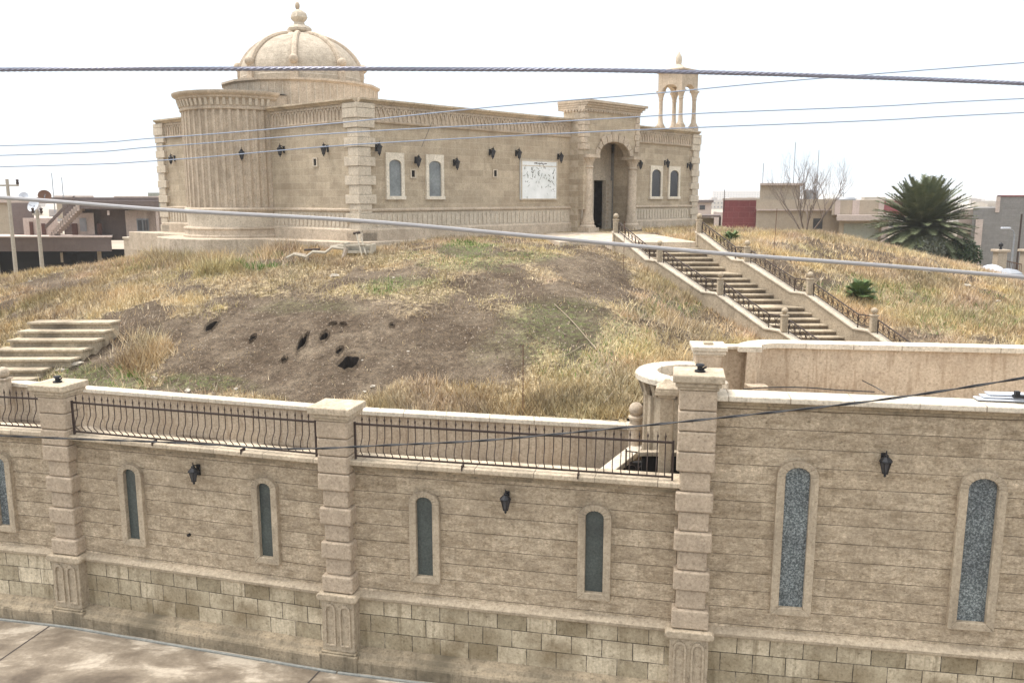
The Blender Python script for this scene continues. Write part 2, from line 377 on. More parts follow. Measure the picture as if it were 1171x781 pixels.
cps = []   # hill control points (x, y, z)
def cp(px, py, Y): p = PY(px, py, Y); cps.append((p.x, p.y, p.z))
for p in IN[:5]: cps.append((p.x, p.y, 4.35))
cps.append((IN[5].x, IN[5].y, 4.45))
for q in [(0,408,27),(0,356,32.5),(0,319,38.5),(140,420,25.3),(140,372,28.3),(140,322,33.5),(150,299,41),(300,440,23.4),(300,400,25.4),(300,340,29.8),(300,305,34),(320,290,38),
          (450,440,22.7),(450,400,24.3),(450,340,28.2),(450,303,32.5),(450,285,35.5),(600,455,21.6),(600,430,22.8),(600,380,25.4),(600,320,30.5),(600,283,36),
          (700,450,21.3),(700,420,22.6),(700,350,27.6),(700,305,33),(735,296,36),(770,325,34),(805,352,32.2),(870,393,29.4),(780,420,24.5),
          (850,290,35.5),(915,338,32.6),(990,390,29.8),(820,258,47),(880,262,45),(960,275,42),(1060,302,39),(1171,338,36),
          (1000,330,34.8),(1100,370,31),(1171,395,28.6),(1250,372,33),(-100,330,38),(-100,410,28)]: cp(*q)
cps += [(-21,46,5.7),(-16,41.5,7.1),(-24,53,5.6),(-30,50,4.2),(-34,60,1.5),(-15,75,6),(0,75,7.2),(12,72,7.3),(22,62,5.6),(30,56,3.4),(38,48,2.6),(36,38,3.4),(-40,40,4.0),(-45,28,3.0),
        (5,46,8.0),(9.5,41,8.0),(-6.5,36.6,7.75),(-12,38.5,7.1),(-17,47,7.0),(-12,46,7.6),(0,44.5,8.0),(14,55,8.0),(13,46,8.1),(45,70,0),(-50,75,0),(0,90,3),(20,85,2),(28,22,4.2),(14,20.8,5.2)]
X = np.array(cps); n_ = len(X)
def U(r2): return np.where(r2 > 1e-9, r2*np.log(r2+1e-12), 0)
D2 = ((X[:,None,:2]-X[None,:,:2])**2).sum(-1)
A = np.zeros((n_+3, n_+3)); A[:n_,:n_] = U(D2)+np.eye(n_)*2.0; A[:n_,n_] = 1; A[:n_,n_+1:] = X[:,:2]; A[n_:,:n_] = A[:n_,n_:].T
wts = np.linalg.solve(A, np.concatenate([X[:,2], np.zeros(3)]))
def hill_raw(x, y):
    x = np.asarray(x, float); y = np.asarray(y, float); sh = x.shape; x = x.ravel(); y = y.ravel(); out = np.zeros(len(x))
    for i in range(0, len(x), 20000):
        d2 = (x[i:i+20000,None]-X[None,:,0])**2+(y[i:i+20000,None]-X[None,:,1])**2
        out[i:i+20000] = U(d2)@wts[:n_]+wts[n_]+wts[n_+1]*x[i:i+20000]+wts[n_+2]*y[i:i+20000]
    return out.reshape(sh)
def vnoise(x, y, s, seed):
    """cheap vectorised value noise"""
    r = np.random.default_rng(seed); T = r.random((256, 256)); x = np.asarray(x)*s+100; y = np.asarray(y)*s+100
    xi = np.floor(x).astype(int); yi = np.floor(y).astype(int); fx = x-xi; fy = y-yi; fx = fx*fx*(3-2*fx); fy = fy*fy*(3-2*fy)
    g = lambda a, b_: T[a % 256, b_ % 256]
    return (g(xi,yi)*(1-fx)+g(xi+1,yi)*fx)*(1-fy)+(g(xi,yi+1)*(1-fx)+g(xi+1,yi+1)*fx)*fy
def hill_z(x, y):
    z = hill_raw(x, y)+.16*(vnoise(x, y, .7, 1)-.5)+.09*(vnoise(x, y, 2.1, 2)-.5)+.05*(vnoise(x, y, 5, 3)-.5)
    z = np.minimum(z, 8.12)
    return np.maximum(z, -.5)
def hz(x, y): return float(hill_z(np.array([x]), np.array([y]))[0])
def proj(x, y, z):
    z = z-10; d = y*pc_-z*ps_; u = y*ps_+z*pc_
    return CX+F*x/d, CY-F*u/d

# stair geometry (needed to keep the hill out of the stairwell)
ST = [(37.0, 8.02, 707, 795), (34.4, 6.95, 757, 849), (31.8, 5.90, 826, 920), (29.2, 4.88, 899, 992)]
STP = []
for (Y, z, a, b_) in ST:
    d = Y*pc_-(z-10)*ps_; STP.append((Y, z, (a-CX)/F*d, (b_-CX)/F*d))
Ya, za, xa, xb = STP[-1]; Yb, zb, xc, xd = STP[-2]
STP.append((Ya-2.6, za-1.0, xa+(xa-xc), xb+(xb-xd)*.95))
def stair_x(Y):
    for a, b_ in zip(STP, STP[1:]):
        if b_[0] <= Y <= a[0]:
            t = (a[0]-Y)/(a[0]-b_[0]); return a[2]+(b_[2]-a[2])*t, a[3]+(b_[3]-a[3])*t, a[1]+(b_[1]-a[1])*t
    return None
LINE_A = PY(408,112,38); LINE_B = PY(798,151,57.4); LINE_C = PY(180,138,49.1)
FW = Line(LINE_A, LINE_B); LW = Line(LINE_C, LINE_A)
ZB = 8.05; ZT = 14.28
holes = [(242,373,.17,.36),(289,388,.07,.20),(346,391,.11,.52),(371,386,.12,.26),(388,402,.09,.20),(399,416,.28,.36),(325,412,.08,.14),(381,371,.10,.10),(392,372,.10,.09),(448,373,.07,.1)]
HOLES = []
for (px, py, rx, ry) in holes:
    # march the ray on the hill
    r = ray(px, py); lo = None
    for k in np.linspace(20/r[1], 45/r[1], 900):
        if 10+r[2]*k <= hz(r[0]*k, r[1]*k): lo = k; break
    HOLES.append((r[0]*lo, r[1]*lo, rx, ry))
def on_hill(px, py):
    r = ray(px, py)
    ks = np.linspace(19/r[1], 70/r[1], 2500); zz = hill_z(r[0]*ks, r[1]*ks); hit = np.where(10+r[2]*ks <= zz)[0]
    k = ks[hit[0]] if len(hit) else ks[-1]
    return Vector((r[0]*k, r[1]*k, 10+r[2]*k))

# cover function: straw density, green, height from where a spot lies on the mound
def ell(px, py, cx, cy, rx, ry, soft=.35, ang=0):
    ca, sa = math.cos(ang), math.sin(ang); dx = px-cx; dy = py-cy
    d = np.sqrt(((dx*ca+dy*sa)/rx)**2+((-dx*sa+dy*ca)/ry)**2)
    return np.clip((1-d)/soft+.5, 0, 1)
def cover(x, y, z):
    px, py = proj(x, y, z)
    wob = (vnoise(x, y, .8, 11)-.5)*50; wob2 = (vnoise(x, y, .9, 12)-.5)*22
    px = px+wob; py = py+wob2
    dens = np.ones_like(px)*.85; hgt = np.ones_like(px)*.27
    mid = ell(px, py, 560, 350, 210, 72, .5); dens = dens*(1-mid)+.48*mid; hgt = hgt*(1-mid)+.11*mid
    band = ell(px, py, 330, 322, 260, 18, .6, .02); dens = dens*(1-band)+.55*band; hgt = hgt*(1-band)+.2*band
    dirt = np.maximum(ell(px, py, 350, 398, 185, 58, .25), ell(px, py, 490, 402, 105, 42, .5)); dirt = np.maximum(dirt, ell(px, py, 380, 440, 90, 28, .4)); dens = dens*(1-dirt)+.03*dirt; hgt = hgt*(1-dirt)+.10*dirt
    dirt2 = ell(px, py, 700, 312, 65, 22, .5, .3); dens = dens*(1-.8*dirt2)+.06*dirt2*.8; hgt = hgt*(1-dirt2*.6)
    fs_ = ell(px, py, 565, 463, 190, 27, .25, .03); dens = np.maximum(dens, fs_); hgt = np.maximum(hgt, .36*fs_)
    rs = ell(px, py, 810, 380, 115, 62, .4, .45); dens = np.maximum(dens, .95*rs); hgt = np.maximum(hgt, .30*rs)
    lg = ell(px, py, 175, 420, 110, 48, .4, .2)*(1-.7*dirt); dens = np.maximum(dens, .8*lg); hgt = np.maximum(hgt, .30*lg)
    tuft = ell(px, py, 158, 405, 32, 30, .6); dens = np.maximum(dens, tuft); hgt = np.maximum(hgt, .6*tuft)
    tl = ell(px, py, 250, 290, 110, 26, .5); dens = np.maximum(dens, tl); hgt = np.maximum(hgt, .62*tl)
    patch = np.clip((vnoise(x, y, .55, 21)*.6+vnoise(x, y, 1.7, 22)*.4-.28)/.3, .12, 1); 
    strong = np.maximum(np.maximum(fs_*.8, rs*.35), (proj(x, y, z)[0] > 830)*.25)
    dens = dens*np.maximum(patch, strong)
    green = np.zeros_like(px)
    for g in ((290,303,36,8,1),(545,284,30,10,.8),(470,326,45,9,.6),(560,296,90,8,.45),(1010,335,60,14,.4),(1100,365,70,14,.35),(770,350,50,10,.3),(200,300,90,9,.25),(1130,350,40,8,.3),(640,370,60,26,.45),(350,352,60,8,.2),(120,437,60,14,.5),(660,395,90,30,.35),(245,440,55,10,.4),(835,268,16,6,.5)):
        green = np.maximum(green, ell(px, py, g[0], g[1], g[2], g[3], .6)*g[4])
    return np.clip(dens, 0, 1), hgt, green

step = .2
xs = np.arange(-46, 46, step); ys = np.arange(18.5, 92, step)
# finer rows near the camera
ys = np.concatenate([np.arange(19, 23.8, .15), np.arange(23.8, 29.2, .05), np.arange(29.2, 36, .15), np.arange(36, 50, .25), np.arange(50, 92, .6)])
xs = np.concatenate([np.arange(-46, -10.6, .2), np.arange(-10.6, -3.2, .05), np.arange(-3.2, 46, .2)])
GX, GY = np.meshgrid(xs, ys); GZ = hill_z(GX, GY)
fl = np.array([inner_front(x) for x in xs])
nx, ny = len(xs), len(ys)
keepv = GY > fl[None,:]+.02
for j in range(ny):
    sx = stair_x(ys[j])
    if sx: keepv[j] &= ~((xs > sx[0]-.12) & (xs < sx[1]+.12))
for (hx, hy, rx, ry) in HOLES: keepv &= ~((((GX-hx)/rx)**2+((GY-hy)/ry)**2) < 1)
idx = -np.ones((ny, nx), int)
q = keepv[:-1,:-1] & keepv[1:,:-1] & keepv[:-1,1:] & keepv[1:,1:]
jj, ii = np.where(q); vid = lambda j, i: j*nx+i
faces = np.stack([vid(jj, ii), vid(jj, ii+1), vid(jj+1, ii+1), vid(jj+1, ii)], 1)
used = np.unique(faces); rem = -np.ones(nx*ny, int); rem[used] = np.arange(len(used)); faces = rem[faces]
V = np.stack([GX.ravel(), GY.ravel(), GZ.ravel()], 1)[used]
def fastmesh(name, V, Fc, k):
    me = bpy.data.meshes.new(name); me.vertices.add(len(V)); me.vertices.foreach_set('co', V.astype(np.float32).ravel())
    me.loops.add(len(Fc)*k); me.loops.foreach_set('vertex_index', Fc.astype(np.int32).ravel())
    me.polygons.add(len(Fc)); me.polygons.foreach_set('loop_start', np.arange(0, len(Fc)*k, k, dtype=np.int32))
    me.update(calc_edges=True); me.validate(); return me
me = fastmesh('hill', V, faces, 4); me.materials.append(M_hill); me.polygons.foreach_set('use_smooth', [True]*len(me.polygons))
dn, hg, gr = cover(V[:,0], V[:,1], V[:,2])
at = me.color_attributes.new('cover', 'FLOAT_COLOR', 'POINT')
at.data.foreach_set('color', np.stack([dn, gr, gr*0, gr*0+1], 1).astype(np.float32).ravel())
ho = bpy.data.objects.new('hill', me); COL.objects.link(ho); ho['kind'] = 'structure'
# burrow pits in the bare slope
M_pit = plain('burrow_shade_soil', (.04, .03, .024), 1, .35, 9, 0, .6)  # soil colour darkened to paint the shade inside the pits
mb = MB(); rim = MB()
for h, (hx, hy, rx, ry) in enumerate(HOLES):
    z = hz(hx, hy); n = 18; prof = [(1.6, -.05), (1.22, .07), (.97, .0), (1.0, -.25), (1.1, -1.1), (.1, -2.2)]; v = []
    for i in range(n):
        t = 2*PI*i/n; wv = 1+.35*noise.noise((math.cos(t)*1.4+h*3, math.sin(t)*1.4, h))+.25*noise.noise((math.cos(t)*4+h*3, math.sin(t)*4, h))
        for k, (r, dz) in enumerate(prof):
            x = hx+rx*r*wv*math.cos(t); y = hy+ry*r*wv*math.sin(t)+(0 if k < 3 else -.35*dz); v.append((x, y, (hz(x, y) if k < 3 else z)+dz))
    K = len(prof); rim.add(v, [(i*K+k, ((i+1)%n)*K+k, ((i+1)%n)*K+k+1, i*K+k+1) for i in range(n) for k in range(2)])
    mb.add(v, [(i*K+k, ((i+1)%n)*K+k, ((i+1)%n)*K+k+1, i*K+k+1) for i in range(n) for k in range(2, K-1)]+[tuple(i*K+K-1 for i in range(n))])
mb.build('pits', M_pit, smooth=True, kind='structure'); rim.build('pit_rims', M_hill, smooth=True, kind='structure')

# street slabs in the wall frame
mb = MB()
def quad(mb, pts, z):
    return mb.add([(p[0], p[1], z) for p in pts], [tuple(range(len(pts)))])
quad(mb, [(-60,-20),(60,-20),(60,16),(-60,21)], 0.0)
st = mb.build('street', M_street, kind='structure')
j1 = PZ(62,712,0); j1b = PZ(-8,760,0); j2 = PZ(375,757,0); j2b = PZ(352,781,0)
mb = MB()
def joint(p, q, ext=6, w=.02):
    d = (q-p).normalized(); q2 = p+d*ext; nrm = Vector((-d.y, d.x, 0))*w; p2 = p-d*.0
    quad(mb, [p2-nrm, q2-nrm, q2+nrm, p2+nrm], .004)
joint(j1, j1b, 8); joint(j2, j2b, 8); 
mb.build('street_joints', plain('slab_joint', (.05, .04, .035), 1, .2, 5, 0, 0), kind='structure')
# pale kerb strip at the wall foot
for i, (ln, a, b_) in enumerate(((BA,0,9),(BB,0,BB.L),(BC,0,BC.L),(BD,0,10.5))):
    MB().box(a, b_, -.48, -.42, -.1, .04).build('kerb_strip', M_kerb, loc=ln.P(0), rotz=ln.a, bevel=.015, kind='structure')
    MB().box(a, b_, -.40, 0.3, -.1, .02).build('kerb_infill', M_street, loc=ln.P(0), rotz=ln.a, kind='structure')
# walkway between the two walls, and the terrace at the right
mb = MB()
pts = [BA.P(0,.2), BB.P(0,.2), BC.P(0,.2), BC.P(5.15,.2)]+[Vector((1.75,20.4,0))]+[Vector((p.x,p.y+.1,0)) for p in reversed(IN[:5])]
quad(mb, pts, 3.5); mb.build('walkway', M_street, kind='structure')
mb = MB(); quad(mb, [BD.P(0,.2), BD.P(10.5,.2), (22,21,0), (6,21.5,0), (3.6,19)], 5.2); mb.build('terrace', M_path, kind='structure')

# ================================================================== LANTERNS
def make_lantern(loc, rotz, label, group, s=1.0, tilt=0):
    t = thing('wall_lantern', label, 'wall lantern', loc, rotz, group)
    mb = MB(); mb.box(-.05, .05, -.03, 0, -.16, .12); mb.tube([(0,-.02,.02),(0,-.10,.12),(0,-.2,.16),(0,-.24,.10)], .014, 5); mb.build('bracket', M_black, t)
    pr = [(.035,-.26),(.06,-.23),(.10,-.02),(.11,.0)]
    MB().lathe(pr, 6, (0,-.22,0)).build('glass_body', M_smoke, t)
    mb = MB()
    for k in range(6):
        a = k*PI/3; mb.tube([(.05*math.cos(a), -.22+.05*math.sin(a), -.26), (.112*math.cos(a), -.22+.112*math.sin(a), 0)], .009, 4)
    mb.lathe([(.01,-.34),(.03,-.31),(.02,-.28),(.065,-.26),(.065,-.24)], 8, (0,-.22,0)); mb.build('cage', M_black, t)
    MB().lathe([(.135,-.005),(.13,.02),(.07,.08),(.045,.10),(.05,.13),(.015,.15),(.012,.21),(.001,.24)], 8, (0,-.22,0)).build('cap', M_black, t)
    t.scale = (s, s, s); t.rotation_euler = (0, tilt, rotz)
    return t

# ================================================================== STREET WALL
def arched(u0, u1, z0, z1, w=.0, n=10):
    """outline of a round-headed opening inset by w"""
    r = (u1-u0)/2-w; cx = (u0+u1)/2
    return [(u0+w, z0+w)]+[(cx-r*math.cos(PI*i/n), z1-(u1-u0)/2*.8+r*.8*math.sin(PI*i/n)) for i in range(n+1)]+[(u1-w, z0+w)]
def slit_window(parent, u0, u1, z0, z1, gm, label=None, fw=.15):
    o = arched(u0, u1, z0, z1); i_ = arched(u0, u1, z0, z1, fw)
    fr = MB().strip(o, i_, -.115, .02, close=True).build('window', M_trim, parent, bevel=.012)
    MB().prism(arched(u0, u1, z0, z1, fw-.01), -.012, .01).build('pane', gm, fr)
    if label: fr['label'] = label
    return fr
ZC = 1.65
def wall_bay(name, label, ln, u0, u1, top, wins, gm, rowtop, tall):
    t = thing(name, label, 'wall', ln.P(0), ln.a)
    MB().box(u0, u1, 0, .28, 1.60, rowtop).build('wall_face', M_rough, t)
    MB().box(u0, u1, -.04, .28, .44, 1.60).build('block_course', M_block, t)
    MB().prism([(-.10,1.56),(-.16,1.60),(-.17,1.66),(-.13,1.69),(-.10,1.71),(.0,1.74),(.2,1.74),(.2,1.56)], u0, u1, 'yz').build('string_course', M_trim, t)
    MB().prism([(-.38,-.05),(-.38,.26),(-.36,.30),(-.28,.34),(-.24,.42),(-.05,.46),(.2,.46),(.2,-.05)], u0, u1, 'yz').build('base_moulding', M_base, t)
    c = [(.002,rowtop-.02),(-.06,rowtop+.0),(-.06,rowtop+.05),(-.11,rowtop+.07),(-.13,rowtop+.13),(-.19,rowtop+.15),(.30,rowtop+.15),(.30,rowtop-.02)]
    MB().prism(c, u0, u1, 'yz').build('cornice', M_base, t)
    MB().box(u0, u1, -.24, .36, rowtop+.153, top).build('coping', M_cop if tall else M_ledge, t, bevel=.02)
    for w_ in wins: slit_window(t, *w_, gm)
    return t
def win_px(ln, x0, x1, y0, y1):
    a = ln.pix((x0+x1)/2, (y0))[1]; b_ = ln.pix((x0+x1)/2, y1)[1]
    return (ln.pix(x0, y0)[0], ln.pix(x1, y1)[0], b_, a)
wa = (8.98, 9.55)  # bay A measured from its own origin (9 m left of the first pier)
wall_bay('street_wall', 'low stone street wall bay cut by the left edge of the photo, one slit window', BA, 0, BA.L, 4.68, [(6.95,7.55,2.1,4.05)], M_gcr, 4.42, False)
wall_bay('street_wall', 'low stone street wall bay between the two free standing low piers', BB, 0, BB.L, 4.65, [(1.52,2.15,2.1,4.06),(4.98,5.6,2.1,4.06)], M_gdk, 4.39, False)
wall_bay('street_wall', 'low stone street wall bay just left of the tall pier, dark slit windows', BC, 0, BC.L, 4.67, [(1.55,2.2,2.07,4.07),(5.06,5.72,2.07,4.06)], M_gdk, 4.41, False)
wall_bay('street_wall', 'tall stone street wall bay at right with long pale crackled windows', BD, 0, BD.L, 6.40, [(1.5,2.25,2.12,5.18),(4.67,5.47,2.12,5.16)], M_gcr, 6.14, True)
for ln, q, lb in ((BB,(221,541),'black lantern on the low wall between the first two piers'),(BC,(578,573),'black lantern on the low wall left of the tall pier'),(BD,(1013,530),'black lantern on the tall wall between the long crackled windows')):
    u, z = ln.pix(*q, -.2); make_lantern(ln.P(u,-.002,z+.04), ln.a, lb, 'lanterns on the street wall', .88)
# small spout hole in bay B
u, z = BB.pix(217, 611); o = MB().tube([(0,-.06,0),(0,.05,0)], .035, 8).build('drain_spout', M_black, loc=BB.P(u,0,z), rotz=BB.a); tag(o, 'tiny black drain spout low on the wall between the first two piers', 'drain spout')

def pier(ln, uc, ztop, label, lamp, rot=None):
    t = thing('stone_pier', label, 'pier', ln.P(uc), rot if rot is not None else ln.a, 'stone piers of the street wall')
    f = -.30
    MB().box(-.44, .44, f-.10, .3, -.05, .38).box(-.41, .41, f-.07, .3, .38, .43).build('pier_base', M_base, t, bevel=.03)
    mb = MB().box(-.37, .37, f-.02, .3, .43, 1.58)
    pd = mb.build('pedestal', M_trim, t, bevel=.012)
    for cx in (-.17, .17):
        o = [(cx-.125,.56)]+[(cx-.125+.0,1.36)]+arc(cx, 1.36, .125, .16, PI, 0, 8)[1:]+[(cx+.125,.56)]
        i_ = [(cx-.085,.60)]+[(cx-.085,1.34)]+arc(cx, 1.34, .085, .12, PI, 0, 8)[1:]+[(cx+.085,.60)]
        MB().strip(o, i_, f-.06, f-.018, close=True).build('panel_moulding', M_trim, pd, bevel=.005)
    MB().prism([(-.42,1.58),(-.47,1.62),(-.47,1.68),(-.42,1.74),(.42,1.74),(.47,1.68),(.47,1.62),(.42,1.58)], f-.08, .3).build('pier_cornice', M_trim, t, bevel=.025)
    z = 1.75; mb = MB(); k = 0; n = round((ztop-.30-z)/.385); h = (ztop-.30-z)/n
    rr = random.Random(int(uc*100)+int(ztop*10))
    for k in range(n):
        wd = .35 if (k % 2 == 0 or k >= n-3) else .28; dp = .30 if wd > .3 else .24; wd += rr.uniform(-.008,.008)
        mb.box(-wd, wd, -dp+rr.uniform(-.008,.008), .26, z+k*h+.006, z+(k+1)*h-.006)
    mb.box(-.26, .26, -.20, .24, z, ztop-.3)
    sh = mb.build('quoin_shaft', M_quoin, t); md = sh.modifiers.new('bevel', 'BEVEL'); md.width = .035; md.segments = 3
    MB().box(-.38, .38, -.33, .32, ztop-.30, ztop-.24).box(-.42, .42, -.37, .36, ztop-.24, ztop-.15).box(-.47, .47, -.43, .41, ztop-.15, ztop).build('pier_cap', M_ledge, t, bevel=.025)
    if lamp:
        MB().lathe([(.10,0),(.10,.03),(.05,.05),(.05,.10),(.09,.12),(.07,.15),(.02,.16)], 10, (.02, -.05, ztop)).tube([(.03,-.05,ztop+.03),(.14,-.05,ztop+.10)], .02, 5).build('lamp_socket', M_black, t)
    return t
pier(BB, 0.0, 5.83, 'left free standing low pier with a broken black lamp socket on its cap', True, (BA.a+BB.a)/2)
pier(BC, 0.0, 5.80, 'middle low stone pier with a bare cap, between two railings', False, (BB.a+BC.a)/2)
pier(BD, 0.0, 6.80, 'tall stone pier at the corner of the tall street wall', True, (BC.a+BD.a)/2)

# railings on the low wall
def railing(ln, u0, u1, zb, label, hts=(.73,.92)):
    t = thing('iron_railing', label, 'railing', ln.P(u0, 0, zb), ln.a, 'iron railings on the low wall'); Lh = u1-u0; y = -.10
    MB().box(0, Lh, y-.015, y+.015, .05, .085).build('bottom_rail', M_iron, t)
    MB().box(0, Lh, y-.018, y+.018, hts[0], hts[0]+.04).build('top_rail', M_iron, t)
    MB().box(0, .04, y-.02, y+.02, -.02, hts[0]+.06).build('end_post', M_iron, t); MB().box(Lh-.04, Lh, y-.02, y+.02, -.02, hts[0]+.06).build('end_post', M_iron, t)
    n = int(Lh/.165); first = None
    for k in range(1, n):
        if first is None:
            mb = MB(); pts = smoothpath([(0,0,.06),(0,-.015,.12),(0,-.10,.22),(0,-.085,.33),(0,-.015,.44),(0,0,.52),(0,0,.70),(0,0,.85)], 3)
            mb.tube(pts, .0105, 5); mb.lathe([(.012,.82),(.022,.86),(.012,.89),(.002,.95)], 5); first = mb.build('baluster', M_iron, t); o = first
        else: o = first.copy(); COL.objects.link(o); o.parent = t
        o.location = (Lh*k/n, y, 0); o.rotation_euler = (random.uniform(-.02,.02), random.uniform(-.025,.025), 0)
    for uu in (Lh*.36, Lh*.72): MB().box(uu-.012, uu+.012, y-.16, y+.01, -.05, .06).build('stay', M_iron, t)
    return t
railing(BA, .3, BA.L-.42, 4.68, 'black bellied iron railing cut by the left edge of the photo')
railing(BB, .40, BB.L-.44, 4.65, 'black bellied iron railing between the two low piers')
railing(BC, .40, BC.L-.40, 4.67, 'black bellied iron railing ending at the tall pier')

# pilaster with moulded cap standing behind the tall pier
p = PY(763, 440, 16.4)
t = thing('stone_post', 'slim stone post with pyramid cap tucked behind the tall pier', 'post', (p.x, p.y, 0), BC.a)
MB().box(-.13, .13, -.13, .13, 4.3, 6.10).build('shaft', M_trim, t, bevel=.015)
MB().box(-.17,.17,-.17,.17,6.10,6.16).box(-.22,.22,-.22,.22,6.16,6.26).lathe([(.30,6.26),(.30,6.30),(.10,6.42),(.06,6.46)], 4, a0=PI/4, a1=PI/4+2*PI).build('cap', M_ledge, t, bevel=.01)

# ================================================================== INNER LOW WALL (holds the hill)
def pline_band(mb, pts, y0, y1, z0, z1):
    n = len(pts)
    def off(i, o):
        a = pts[max(i-1,0)]; b_ = pts[min(i+1,n-1)]; d = Vector((b_[0]-a[0], b_[1]-a[1], 0)).normalized(); return (pts[i][0]-d.y*o, pts[i][1]+d.x*o)
    for i in range(n-1):
        A_, B_, C_, D_ = off(i,y0), off(i+1,y0), off(i+1,y1), off(i,y1)
        mb.prism([A_, B_, C_, D_], z0, z1, 'xy')
    return mb
tr = Vector((2.55, 20.15, 0))
t = thing('inner_retaining_wall', 'long low rendered wall with pale coping at the foot of the mound behind the railings', 'wall', (0,0,0))
inn = [(p.x, p.y) for p in IN]; inn[-1] = (IN[5].x-.0, IN[5].y)
pline_band(MB(), inn, .05, .30, 3.4, 4.50).build('wall_face', M_pink, t)
pline_band(MB(), inn, -.03, .36, 4.50, 4.62).build('coping', M_cop, t, bevel=.02)
# ball-topped newel and the sunken stair by the tall pier
def ball_newel(parent, x, y, z0, h, mat=None, s=1.0, name='newel_post'):
    mat = mat or M_ctrim
    o = MB().box(-.12*s, .12*s, -.12*s, .12*s, 0, h).box(-.15*s,.15*s,-.15*s,.15*s,h,h+.05).lathe([(.06*s,h+.05),(.05*s,h+.09)],8).build(name, mat, parent, loc=(x,y,z0), bevel=.012)
    MB().ball((0,0,h+.09+.115*s), .13*s, 14, 10).build('ball', mat, o, smooth=True)
    return o
p = PY(727, 487, 19.3)
t = thing('ball_topped_post', 'short round newel with ball top beside the sunken stair', 'post', (p.x, p.y, 0))
MB().lathe([(.16,3.5),(.16,4.62),(.19,4.65),(.19,4.72),(.15,4.76),(.15,4.86),(.18,4.88),(.18,4.93),(.10,4.97)], 14).build('shaft', M_ctrim, t, smooth=True)
MB().ball((0,0,5.10), .17, 16, 12).build('ball', M_ctrim, t, smooth=True)
# sunken stair
t = thing('sunken_stair', 'dark sunken stair with sloping pale cheek walls at the end of the walkway', 'stair', (0,0,0))
a = PY(690,540,17.6); b_ = PY(738,502,19.6)
def slab_between(mb, a, b_, wdt, th):
    d = Vector((b_.x-a.x, b_.y-a.y, 0)).normalized(); nn = Vector((-d.y, d.x, 0))*wdt
    v = [a-nn, a+nn, b_+nn, b_-nn]; vv = [tuple(q) for q in v]+[(q.x, q.y, q.z-th) for q in v]
    return mb.add(vv, [(0,1,2,3),(7,6,5,4),(0,4,5,1),(1,5,6,2),(2,6,7,3),(3,7,4,0)])
slab_between(MB(), a, b_, .17, .14).build('cheek_wall', M_cop, t, bevel=.02)
c_ = PY(748,528,18.2); d_ = PY(762,505,19.2); slab_between(MB(), c_, d_, .12, .14).build('cheek_wall', M_cop, t, bevel=.02)
mb = MB()
x0, y0_ = BC.P(5.2,.3).x, 16.3
for k in range(6): mb.box(a.x+.15, 3.6, 17.0+k*.32, 17.0+(k+1)*.32+.4, 1.6, 3.3-k*.25)
mb.build('steps', M_stair_shade, t)
MB().box(a.x-.1, 3.7, 20.35, 20.5, 1.4, 4.0).build('back_wall', M_stair_shade, t)
MB().box(2.5, 3.45, 18.35, 18.5, 1.3, 4.1).build('opening_shade_panel', M_shade, t)  # solid near-black panel painted as shade, no opening is cut
MB().box(2.78, 3.8, 17.38, 17.46, 1.5, 4.56).build('opening_shade_panel', M_shade, t)  # second solid panel, the doorway's shade is only its colour
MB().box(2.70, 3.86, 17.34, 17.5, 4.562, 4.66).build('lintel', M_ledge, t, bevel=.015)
MB().box(x0, 3.5, 16.0, 20.5, 1.3, 1.5).build('stair_floor', M_stair_shade, t)
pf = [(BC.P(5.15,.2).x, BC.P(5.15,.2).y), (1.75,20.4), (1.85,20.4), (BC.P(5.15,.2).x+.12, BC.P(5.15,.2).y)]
MB().prism(pf, 1.3, 3.49, 'xy').build('side_wall', M_stair_shade, t)
# small scrolled iron gate by the sunken stair
g = PY(742,520,18.0); t = thing('iron_gate', 'small scrolled rusty gate over the sunken stair', 'gate', (g.x, g.y, 3.6), BC.a)
MB().tube([(-.5,0,0),(-.5,0,.9)],.02,5).tube([(.5,0,0),(.5,0,.8)],.02,5).tube([(-.5,0,.85),(.5,0,.8)],.016,5).tube([(-.5,0,.1),(.5,0,.1)],.014,5).build('gate_frame', M_iron, t)
mb = MB()
for k in range(4):
    cx = -.36+.24*k; mb.tube([(cx+.09*math.cos(q_), 0, .45+.09*math.sin(q_)) for q_ in np.linspace(0,2*PI,12)], .009, 4); mb.tube([(cx,0,.1),(cx,0,.36)],.009,4); mb.tube([(cx,0,.54),(cx,0,.82)],.009,4)
mb.build('scrolls', M_iron, t)

# turret: fluted curved wall with pale ring coping
cxt, cyt = PY(790,420,18.5).x, 18.5
t = thing('fluted_turret', 'curved fluted stone bay with broad pale ring coping beside the tall pier', 'turret', (cxt, cyt, 0))
a0, a1 = math.radians(62), math.radians(298)
def flu(t_, k): return 1+.035*(1 if (t_*11/PI) % 1 < .5 else -1)
MB().lathe([(1.0,3.3),(1.0,5.72)], 110, (0,0,0), a0, a1, flu).build('fluted_wall', M_trim, t)
MB().lathe([(.78,6.0),(.78,3.4)], 40, (0,0,0), a0, a1).build('inner_face', M_pink, t)
mb = MB()
for k in range(15):
    q_ = a0+(a1-a0)*k/14; mb.add(*(lambda vv: ([(vv[i][0]*math.cos(q_)-vv[i][1]*math.sin(q_), vv[i][0]*math.sin(q_)+vv[i][1]*math.cos(q_), vv[i][2]) for i in range(8)], [(0,3,2,1),(4,5,6,7),(0,1,5,4),(1,2,6,5),(2,3,7,6),(3,0,4,7)]))([(1.0,-.05,5.72),(1.08,-.05,5.72),(1.08,.05,5.72),(1.0,.05,5.72),(1.0,-.05,6.0),(1.17,-.05,6.0),(1.17,.05,6.0),(1.0,.05,6.0)]))
mb.build('brackets', M_trim, t)
